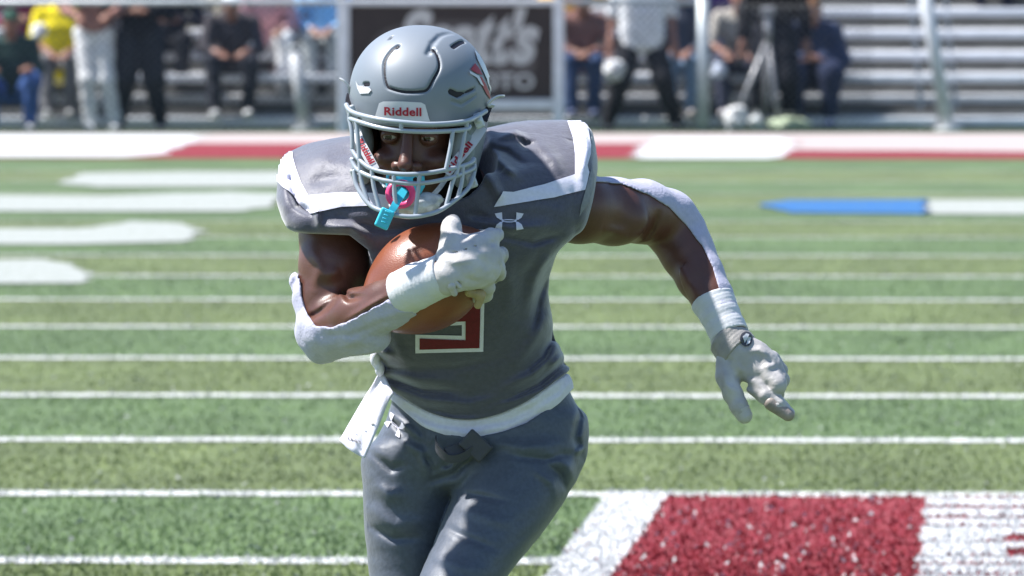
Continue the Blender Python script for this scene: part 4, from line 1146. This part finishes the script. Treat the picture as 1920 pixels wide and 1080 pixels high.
def glove_l():
    palm = U(12, ell((1402,92,676),(50,23,42)), ell((1430,86,696),(38,25,38)), ell((1374,92,686),(32,23,38)))
    wrist = chain([(1366,113,636,34),(1384,104,660,37)], 8)
    thumb = chain([(1364,84,708,22),(1374,72,738,18.5),(1386,66,762,16.5),(1396,66,780,14)], 6)
    index = chain([(1418,78,722,21),(1438,62,742,17.5),(1460,54,760,15),(1478,54,775,12)], 6)
    mid = chain([(1440,76,700,21),(1457,60,722,18),(1452,84,742,16),(1430,102,738,14)], 6)
    ring = chain([(1448,90,690,20),(1462,82,712,17),(1456,110,728,15),(1438,122,722,13)], 6)
    pinky = chain([(1446,108,676,19),(1460,108,696,15.5),(1456,132,708,13.5),(1440,138,704,12)], 6)
    return wrist, palm, thumb, index, mid, ring, pinky
q = glove_l()
f_gl = U(4.5, U(10, q[0], q[1], q[2]), *q[3:])
f_gl = fold(f_gl, [([(1400,660),(1425,655),(1450,672)],4,3), ([(1440,660),(1448,690),(1455,700)],5,-1.5), ([(1432,690),(1458,682)],4,2.5), ([(1355,690),(1362,720),(1375,735)],4,3), ([(1385,700),(1395,720),(1420,728)],5,-3.5), ([(1438,712),(1446,730)],5,-1.2), ([(1358,670),(1372,680)],4,-2.5), ([(1380,680),(1392,700)],4,2), ([(1420,665),(1430,690)],4,-2)], 120)
f_gl = SUB(2, f_gl, seg((1448,40,748),(1480,36,770),1.6), seg((1376,46,758),(1392,48,762),1.6))
gl2 = part('glove', crumple(f_gl, 0.6, 34, 23), (1310,-10,600), (1510,190,810), 2.0, M_glove2)
f_strap = wrap(q[0], (1357,118,634), (1388,102,662), 5.5)
st = part('wrist_strap', f_strap, (1310,30,600), (1450,170,700), 2.0, material('grey_strap_webbing', (0.30,0.28,0.265), 0.6, var=0.1, vscale=60, bump=0.4, bscale=300), gl2)
B_g = bvh_of(gl2, st)
circ = [(1399+12.5*math.cos(t)*0.95, 636+14*math.sin(t)) for t in np.linspace(0,2*math.pi,20,endpoint=False)]
decal('strap_emblem', [circ], B_g, material('dark_emblem_print', (0.055,0.055,0.065), 0.4), gl2, 2.0, 6)
decal('strap_emblem_mark', [[(1392,632),(1398,626),(1404,628),(1400,634),(1396,644)],[(1402,632),(1408,634),(1405,644),(1399,647)]], B_g, M_plate, gl2, 3.2, 6)
part('thumb_tip', wrap(q[2], (1384,66,768), (1398,66,800), 1.0), (1360,30,740), (1430,110,815), 1.6, M_glove, gl2)
part('index_palm', OFF(chain([(1446,52,756,13),(1478,48,778,11)], 4), 1.0), (1420,20,730), (1500,90,800), 1.6, M_palm2, gl2)
# ------------------------------------------------------------------ helmet
def hshell(grow):
    a0, b0, c0 = 131+grow, 152+grow, 130+grow
    def f(u, v, w):
        dn = np.clip(-w, 0, 400)
        a = a0 - 0.0011*dn**2*0.8 - 0.03*dn; b = b0 - 0.05*dn
        q = (np.abs(u/a)**2.15 + np.abs(v/b)**2.15 + np.abs(np.maximum(w, 0)/c0)**2.15)**(1/2.15)
        return (q-1)*115
    return f
def brow(u): return -52 - 0.0009*u*u*0 + 0.0
def opening(u, v, w):                              # front opening: under the brow, in front of the jaw flaps
    jaw = -78 + 0.10*np.maximum(-w-60, 0) + 0.0016*np.maximum(-w-100, 0)**2
    d1 = w - (-40 - 6*np.cos(np.clip(u/120, -1.5, 1.5))*0.5)
    d2 = v - jaw
    return smax(d1, d2, 14)
shell = SUB(2.5, hshell(0), hshell(-9), opening)
shell = INT(3, shell, lambda u, v, w: -w-165+np.maximum(v-20, 0)*0.42)
# raised side ridge steps and the crown panel
def onshell(u, w):                                 # front surface point over (u, w)
    s = max(0.0, 1-abs(u/131)**2.15-abs(max(w, 0)/130)**2.15)
    return (u, -152*s**(1/2.15), w)
def groove(pts, r):
    P = [onshell(*p) for p in catmull(pts, 5)]
    return [seg(a, b, r) for a, b in zip(P[:-1], P[1:])]
panel = [(-33,112),(-44,104),(-52,72),(-48,22),(-36,8),(0,3),(40,4),(52,16),(66,46),(70,78),(60,104),(52,114)]
def local_of(px, py):                              # photo pixel to the helmet's front surface, head coordinates
    rel = np.array([px-HX, 0, -(py-HZ)], float)
    uvw = RH.T @ rel
    for _ in range(25):
        s = onshell(uvw[0], uvw[2]); img = RH @ np.array(s)
        err = np.array([px-HX-img[0], -(py-HZ)-img[2]])
        uvw[0] += err[0]*0.8; uvw[2] += err[1]*0.8
    return uvw[0], uvw[2]
def pl(*pts): return [local_of(*p) for p in pts]
panel_px = [(746,86),(736,92),(722,112),(720,135),(725,160),(735,167),(757,172),(785,172),(801,168),(812,150),(824,126),(821,105),(812,92)]
GR = groove(pl(*panel_px), 3.6)
def many(fs):
    def f(u, v, w):
        d = fs[0](u, v, w)
        for g in fs[1:]: d = np.minimum(d, g(u, v, w))
        return d
    return f
cut_panel = many(GR + [seg(onshell(*local_of(746,86)), onshell(*local_of(744,88)), 5), seg(onshell(*local_of(812,92)), onshell(*local_of(814,94)), 5)])
vent_px = [[(846,172),(858,178),(872,174),(890,166)], [(682,158),(690,158)], [(849,88),(862,82)], [(730,73),(735,68)]]
vents = []
for vp, r in zip(vent_px, (4.0,4.5,5.0,3.5)):
    P = [onshell(*local_of(*p)) for p in vp]
    rr = [r*(1.5 if i < 2 else 0.75) for i in range(len(P))] if len(P) > 2 else [r]*len(P)
    for i in range(len(P)-1): vents.append(seg(P[i], P[i+1], rr[i], rr[i+1]))
steps = [seg(onshell(*local_of(848,190)), onshell(*local_of(866,196)), 4, 4), seg(onshell(*local_of(866,196)), onshell(*local_of(893,178)), 4, 2)]
shell2 = SUB(2.2, shell, cut_panel, many(vents))
shell2 = SUB(5, shell2, lambda u, v, w: many(steps)(u, v, w)+2.0)
# broad central crown ridge, stepping down towards the sides
ridge = [onshell(*local_of(*p)) for p in ((803,100),(812,80),(826,66),(848,58))]
shell2 = SUB(8, shell2, lambda u, v, w: chain([(*p, 4.0) for p in ridge], 4)(u, v, w)+1.2)
helmet = part('helmet', head_frame(shell2), (HX-165,HY-190,30), (HX+165,HY+190,380), 2.2, M_shell)
setp(helmet, 'matte grey football helmet with crown vents and white front plate')
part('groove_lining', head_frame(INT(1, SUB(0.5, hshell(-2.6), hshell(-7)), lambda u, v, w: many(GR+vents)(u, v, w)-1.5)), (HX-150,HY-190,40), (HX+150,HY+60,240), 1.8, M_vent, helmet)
part('inner_lining', head_frame(SUB(2, INT(3, SUB(2, hshell(-10.5), hshell(-24)), lambda u,v,w: -w-140), lambda u,v,w: opening(u,v,w)-4)), (HX-150,HY-180,40), (HX+150,HY+180,370), 3.4, M_vent, helmet)
for s in (-1, 1):
    part('jaw_pad', head_frame(U(6, ell((96*s,-66,-88),(22,26,42)), ell((92*s,-58,-132),(18,24,34)))), (HX-150,HY-160,160), (HX+150,HY+80,380), 2.2, M_pad, helmet)
B_h = bvh_of(helmet)
plate = decal('front_plate', [[(712,193),(720,190),(757,190),(790,192),(797,196),(804,222),(806,227),(757,227),(704,220)]], B_h, M_plate, helmet, 4.0, 5)
V, Fc = text_geo('Riddell', 0.028, 0.0, 1.05)
drop('plate_lettering', [(722+68*u, 216-16*w+1.5*u) for u, w in V], Fc, B_h, M_redprint, helmet, 6.0)
decal('vent_trim', [[(668,152),(672,160),(680,168),(694,165),(697,169),(692,175),(676,176),(671,166)]], B_h, M_plate, helmet, 2.2, 5)
decal('side_emblem', [[(882,130),(890,119),(897,128),(904,141),(893,138)],[(897,148),(901,143),(911,160),(917,176),(920,189),(911,176)]], B_h, M_redprint, helmet, 2.2, 4)
decal('side_emblem_white', [[(889,95),(897,103),(908,122),(917,146),(922,170),(923,188),(919,172),(911,148),(902,128),(894,112)],[(879,133),(884,136),(897,143),(906,162),(900,158),(893,146),(880,138)]], B_h, M_plate, helmet, 3.2, 4)
# brow bumper under the shell edge
# ------------------------------------------------------------------ face mask
MCX = 768.0
def mz(px, py=0, out=0.0):
    t = np.clip((px-MCX)/137.0, -0.975, 0.975)
    return HY-26-(166+out)*math.sqrt(1-t*t)
def bar(name, pts, r=5.0, out=0.0, parent=None, n=7):
    P = np.array([(p[0], mz(p[0], p[1], out + (p[2] if len(p) > 2 else 0)), p[1]) for p in pts], float)
    P = catmull(P, n)
    v, f = tube_geo(to_world(P), r/PXM, 8)
    return link_mesh(name, v, f, M_mask, parent)
cage = bar('face_mask', [(649,196),(660,210),(702,222),(752,229),(812,233),(870,228),(893,219),(911,208)], 4.8, 6, runner)
bars = [
 [(655,222),(672,228),(711,239),(752,245),(812,247),(872,243),(880,236)],
 [(660,280),(672,298),(698,317),(742,326),(788,326),(834,319),(880,307),(888,297)],
 [(659,297),(670,318),(700,333),(738,341),(786,344),(842,334),(884,318),(889,309)],
 [(664,318),(668,345),(680,368),(697,387),(718,396),(745,404),(779,406),(819,397),(854,375),(880,350),(889,322)],
 [(752,229),(752,245)], [(657,205),(655,222)], [(874,228),(876,242)],
 [(655,222),(660,250),(661,280)], [(668,228),(671,258),(674,300)],
 [(849,246),(845,275),(836,318)], [(872,243),(866,280),(855,330)],
 [(697,317),(701,350),(712,392)], [(738,327),(740,365),(745,404)], [(787,327),(783,365),(778,406)], [(853,330),(846,350),(836,388)],
 [(661,297),(664,318)], [(674,300),(678,340),(690,378)], [(868,312),(866,340),(858,372)], [(889,297),(890,322)],
]
for i, b in enumerate(bars): bar('bar', b, 4.5 if i < 4 else 4.1, 6 if i != 3 else 10, cage)
# side clips and hardware
for (px, py, dy) in ((897,226,-84),(660,212,-84),(884,338,-84),(668,330,-84)):
    c = np.array([px, HY+dy, py])
    part('mask_clip', U(3, rbox(tuple(c), (9,7,15),4, rotm(0,0,20)), ell(tuple(c+[0,-8,0]),(5,4,5))), c-26, c+26, 1.6, M_clear, helmet)
# chin straps printed with the maker's name, cup, clips at the ears
def strap(pts, w, mat, nm, up): return strip_part(nm, pts, w, mat, helmet, 3.0, up)
s1 = strap([(905,HY-62,238),(882,HY-92,272),(858,HY-106,300),(836,HY-116,325)], 19, M_plate, 'chin_strap', (1,-0.3,0.75))
s2 = strap([(668,HY-70,250),(678,HY-92,272),(692,HY-108,298),(703,HY-118,318)], 18, M_plate, 'chin_strap', (1,0.3,-0.5))
for st_, (ax_, ay_), (bx_, by_), hh in ((s1,(839,321),(882,268),13),(s2,(674,262),(698,306),12)):
    Bs = bvh_of(st_); V, Fc = text_geo('Riddell', 0.03)
    d = np.array([bx_-ax_, by_-ay_], float); n_ = np.array([d[1], -d[0]])/np.linalg.norm(d)
    pts = [(ax_+d[0]*u+n_[0]*hh*(w-0.5), ay_+d[1]*u+n_[1]*hh*(w-0.5)) for u, w in V]
    drop('strap_lettering', pts, Fc, Bs, M_redprint, helmet, 1.6)
cup = part('chin_cup', ripple(SUB(2, U(5, ell((777,HY-118,385),(48,30,22)), ell((800,HY-112,374),(32,22,14))), ell((777,HY-98,376),(40,26,20)), seg((760,HY-150,388),(800,HY-150,380),3)), 0.6, 0.2, 0.2, 0.25), (715,HY-170,345), (850,HY-60,420), 2.0, M_clear, helmet)
strap([(724,HY-125,352),(716,HY-110,342),(708,HY-96,334)], 10, M_clear, 'cup_strap', (1,0,0.6))
strap([(806,HY-124,372),(826,HY-112,350),(842,HY-98,325)], 9, M_clear, 'cup_strap', (1,0,0.6))
for pts in ([(925,HY-20,200),(916,HY-40,196),(922,HY-40,188),(934,HY-36,181),(946,HY-32,180)], [(657,HY-20,176),(654,HY-34,162),(646,HY-36,152),(637,HY-34,147)]):
    strap(pts, [9,8,8,6], M_plate, 'strap_end', (0.2,0.9,0.3))
strap([(918,HY-10,196),(914,HY-44,208),(908,HY-62,226)], 12, M_vent, 'strap_buckle', (0.8,0,0.5))
strap([(655,HY-10,178),(653,HY-44,190),(655,HY-62,204)], 11, M_vent, 'strap_buckle', (0.8,0,0.5))

# ------------------------------------------------------------------ pacifier-style mouthpiece
FZ = HY-138
pc = to_world((757, FZ, 352))
pac = empty('pacifier_mouthguard', tuple(pc)); setp(pac, 'turquoise and pink pacifier mouthguard clipped to the face mask', 'mouthguard')
part('shield', SUB(1.5, INT(2.5, lambda x,y,z: poly2([(724,328),(796,330),(797,350),(790,362),(775,374),(742,374),(728,360),(723,345)])(x,y,z), lambda x,y,z: np.abs(y-FZ-0.012*(x-760)**2)-4.5), seg((733,FZ-20,333),(733,FZ+30,333),4), seg((779,FZ-20,337),(779,FZ+30,337),5)), (712,FZ-30,318), (810,FZ+50,385), 1.5, M_teal, pac)
th = np.linspace(0, 2*math.pi, 28, endpoint=False)
v, f = tube_geo(to_world(np.array([(751+22.5*math.cos(t), FZ-24-5*math.sin(t), 364+21.5*math.sin(t)) for t in th])), 6.2/PXM, 10, True); link_mesh('ring', v, f, M_pink, pac)
part('knob', U(4, ell((757,FZ-10,362),(13,14,13)), ell((750,FZ-8,346),(12,8,6))), (735,FZ-40,335), (780,FZ+15,385), 1.5, M_teal, pac)
strip_part('tether', [(758,FZ-30,356),(750,FZ-44,368),(741,FZ-60,384),(732,FZ-66,398)], [13,16,14,12], M_teal, pac, 4, (1,0,0.5))
clip = part('clip', SUB(1, rbox((721,FZ-66,410),(13.5,7,19),4, rotm(0,0,-24)), seg((722,FZ-90,400),(716,FZ-90,420),2.2), seg((728,FZ-90,404),(723,FZ-90,424),1.2)), (695,FZ-100,380), (750,FZ-40,440), 1.4, M_teal, pac)
for k in range(4):
    a = np.array([727-2.6*k*0.9, FZ-73, 397+6.5*k]); part('clip_rib', seg(tuple(a+[-4,0,-1]), tuple(a+[4,0,2]), 1.5), a-9, a+9, 1.2, M_teal, clip)

# ------------------------------------------------------------------ the ball
BC = np.array([801,-212,522.0]); BA = np.array([0.835,0.10,-0.52]); BA /= np.linalg.norm(BA)
def ballf(grow=0.0):
    def f(x, y, z):
        px, py, pz = x-BC[0], y-BC[1], z-BC[2]
        t = px*BA[0]+py*BA[1]+pz*BA[2]
        r = np.sqrt(np.maximum(px*px+py*py+pz*pz-t*t, 0))
        La, Rr = 146.0+grow, 98.0+grow
        prof = Rr*np.clip(1-np.abs(t/La)**2.0, 0, 1)**0.80
        return np.where(np.abs(t) < La, (r-prof)*0.78, np.sqrt(r*r+(np.abs(t)-La)**2))
    return f
bc = to_world(BC); ball = empty('football', tuple(bc)); setp(ball, 'brown pebbled leather football held in the crook of the arm', 'ball')
t1 = np.cross(BA, [0,0,1.0]); t1 /= np.linalg.norm(t1); t2 = np.cross(BA, t1)
def seam(ang): return t1*math.cos(ang)+t2*math.sin(ang)
def ball_seams(x, y, z):
    d = ballf()(x, y, z)
    px, py, pz = x-BC[0], y-BC[1], z-BC[2]
    a = px*t1[0]+py*t1[1]+pz*t1[2]; b = px*t2[0]+py*t2[1]+pz*t2[2]
    for ang in (0.15, 0.15+math.pi/2):
        dd = a*math.sin(ang)-b*math.cos(ang)
        d = d+1.6*np.exp(-(dd/2.2)**2)
    return d
part('leather_cover', ball_seams, BC-160, BC+160, 2.6, M_ball, ball)
def ring_on_ball(nm, t0, t1_, mat):
    f = INT(0.8, SUB(0.8, ballf(1.2), ballf(-2.0)), lambda x,y,z: np.abs((x-BC[0])*BA[0]+(y-BC[1])*BA[1]+(z-BC[2])*BA[2]-(t0+t1_)/2)-(t1_-t0)/2)
    half = INT(0.5, f, lambda x,y,z: 30-((y-BC[1])*0.85-(z-BC[2])*0.5-(x-BC[0])*0.1))
    part(nm, half, BC-160, BC+160, 2.4, mat, ball)
ring_on_ball('white_stripe', -104, -84, M_plate)
ring_on_ball('white_stripe', 84, 104, M_plate)
# laces on the seam that shows at the top
la = []
sv = np.array([0,1.0,0])-BA*BA[1]; sv /= np.linalg.norm(sv)
for k in range(-3, 4):
    t = k*9.0; rr = 95*(1-(t/142)**2)**0.8+2
    p = BC+BA*t+sv*rr; w = np.cross(BA, sv)
    la.append(tube_geo(to_world(np.array([p-w*9-sv*1.5, p+sv*1.5, p+w*9-sv*1.5])), 2.2/PXM, 6))
v, f = merge_geo(la); link_mesh('laces', v, f, M_plate, ball)

# ------------------------------------------------------------------ towel at the hip
tw_c = to_world((715,60,705)); towel = empty('hand_towel', tuple(tw_c)); setp(towel, 'white hand towel hanging from the waistband at the hip', 'towel')
nu, nv = 14, 30; TV = []
for j in range(nv+1):
    t = j/nv
    Lp = np.array([715,62,692])*(1-t)+np.array([637,58,826])*t; Rp = np.array([738,30,738])*(1-t)+np.array([683,10,859])*t
    if t < 0.5: Rp = Rp+np.array([1,0,-4])*math.sin(t*2*math.pi)*3
    for i in range(nu+1):
        s = i/nu
        p = Lp*(1-s)+Rp*s
        p = p+np.array([0, 5*math.sin(s*5+t*2.5)+3*math.sin(s*9-t*6), (4*math.sin(s*math.pi) if j == nv else 0)])
        TV.append(p)
TF = [(j*(nu+1)+i, j*(nu+1)+i+1, (j+1)*(nu+1)+i+1, (j+1)*(nu+1)+i) for j in range(nv) for i in range(nu)]
tow = link_mesh('cloth', to_world(np.array(TV)), TF, M_whitecloth, towel)
sm = tow.modifiers.new('thickness', 'SOLIDIFY'); sm.thickness = 0.003; sm.offset = 0
Bt = bvh_of(tow)
V, Fc = text_geo('JUNE 7', 0.02, 0.2)
M_ink = material('black_ink', (0.02,0.02,0.025), 0.7)
drop('lettering', [(650+26*u+5*(1-w), 827-9*w+10*u) for u, w in V], Fc, Bt, M_ink, towel, 4.0)
decal('smudge', [[(695,792),(700,790),(703,795),(697,797)],[(681,805),(686,803),(687,808)],[(666,812),(669,811),(670,815)]], Bt, material('grey_smudge', (0.4,0.38,0.36), 0.8), towel, 4.0, 6)
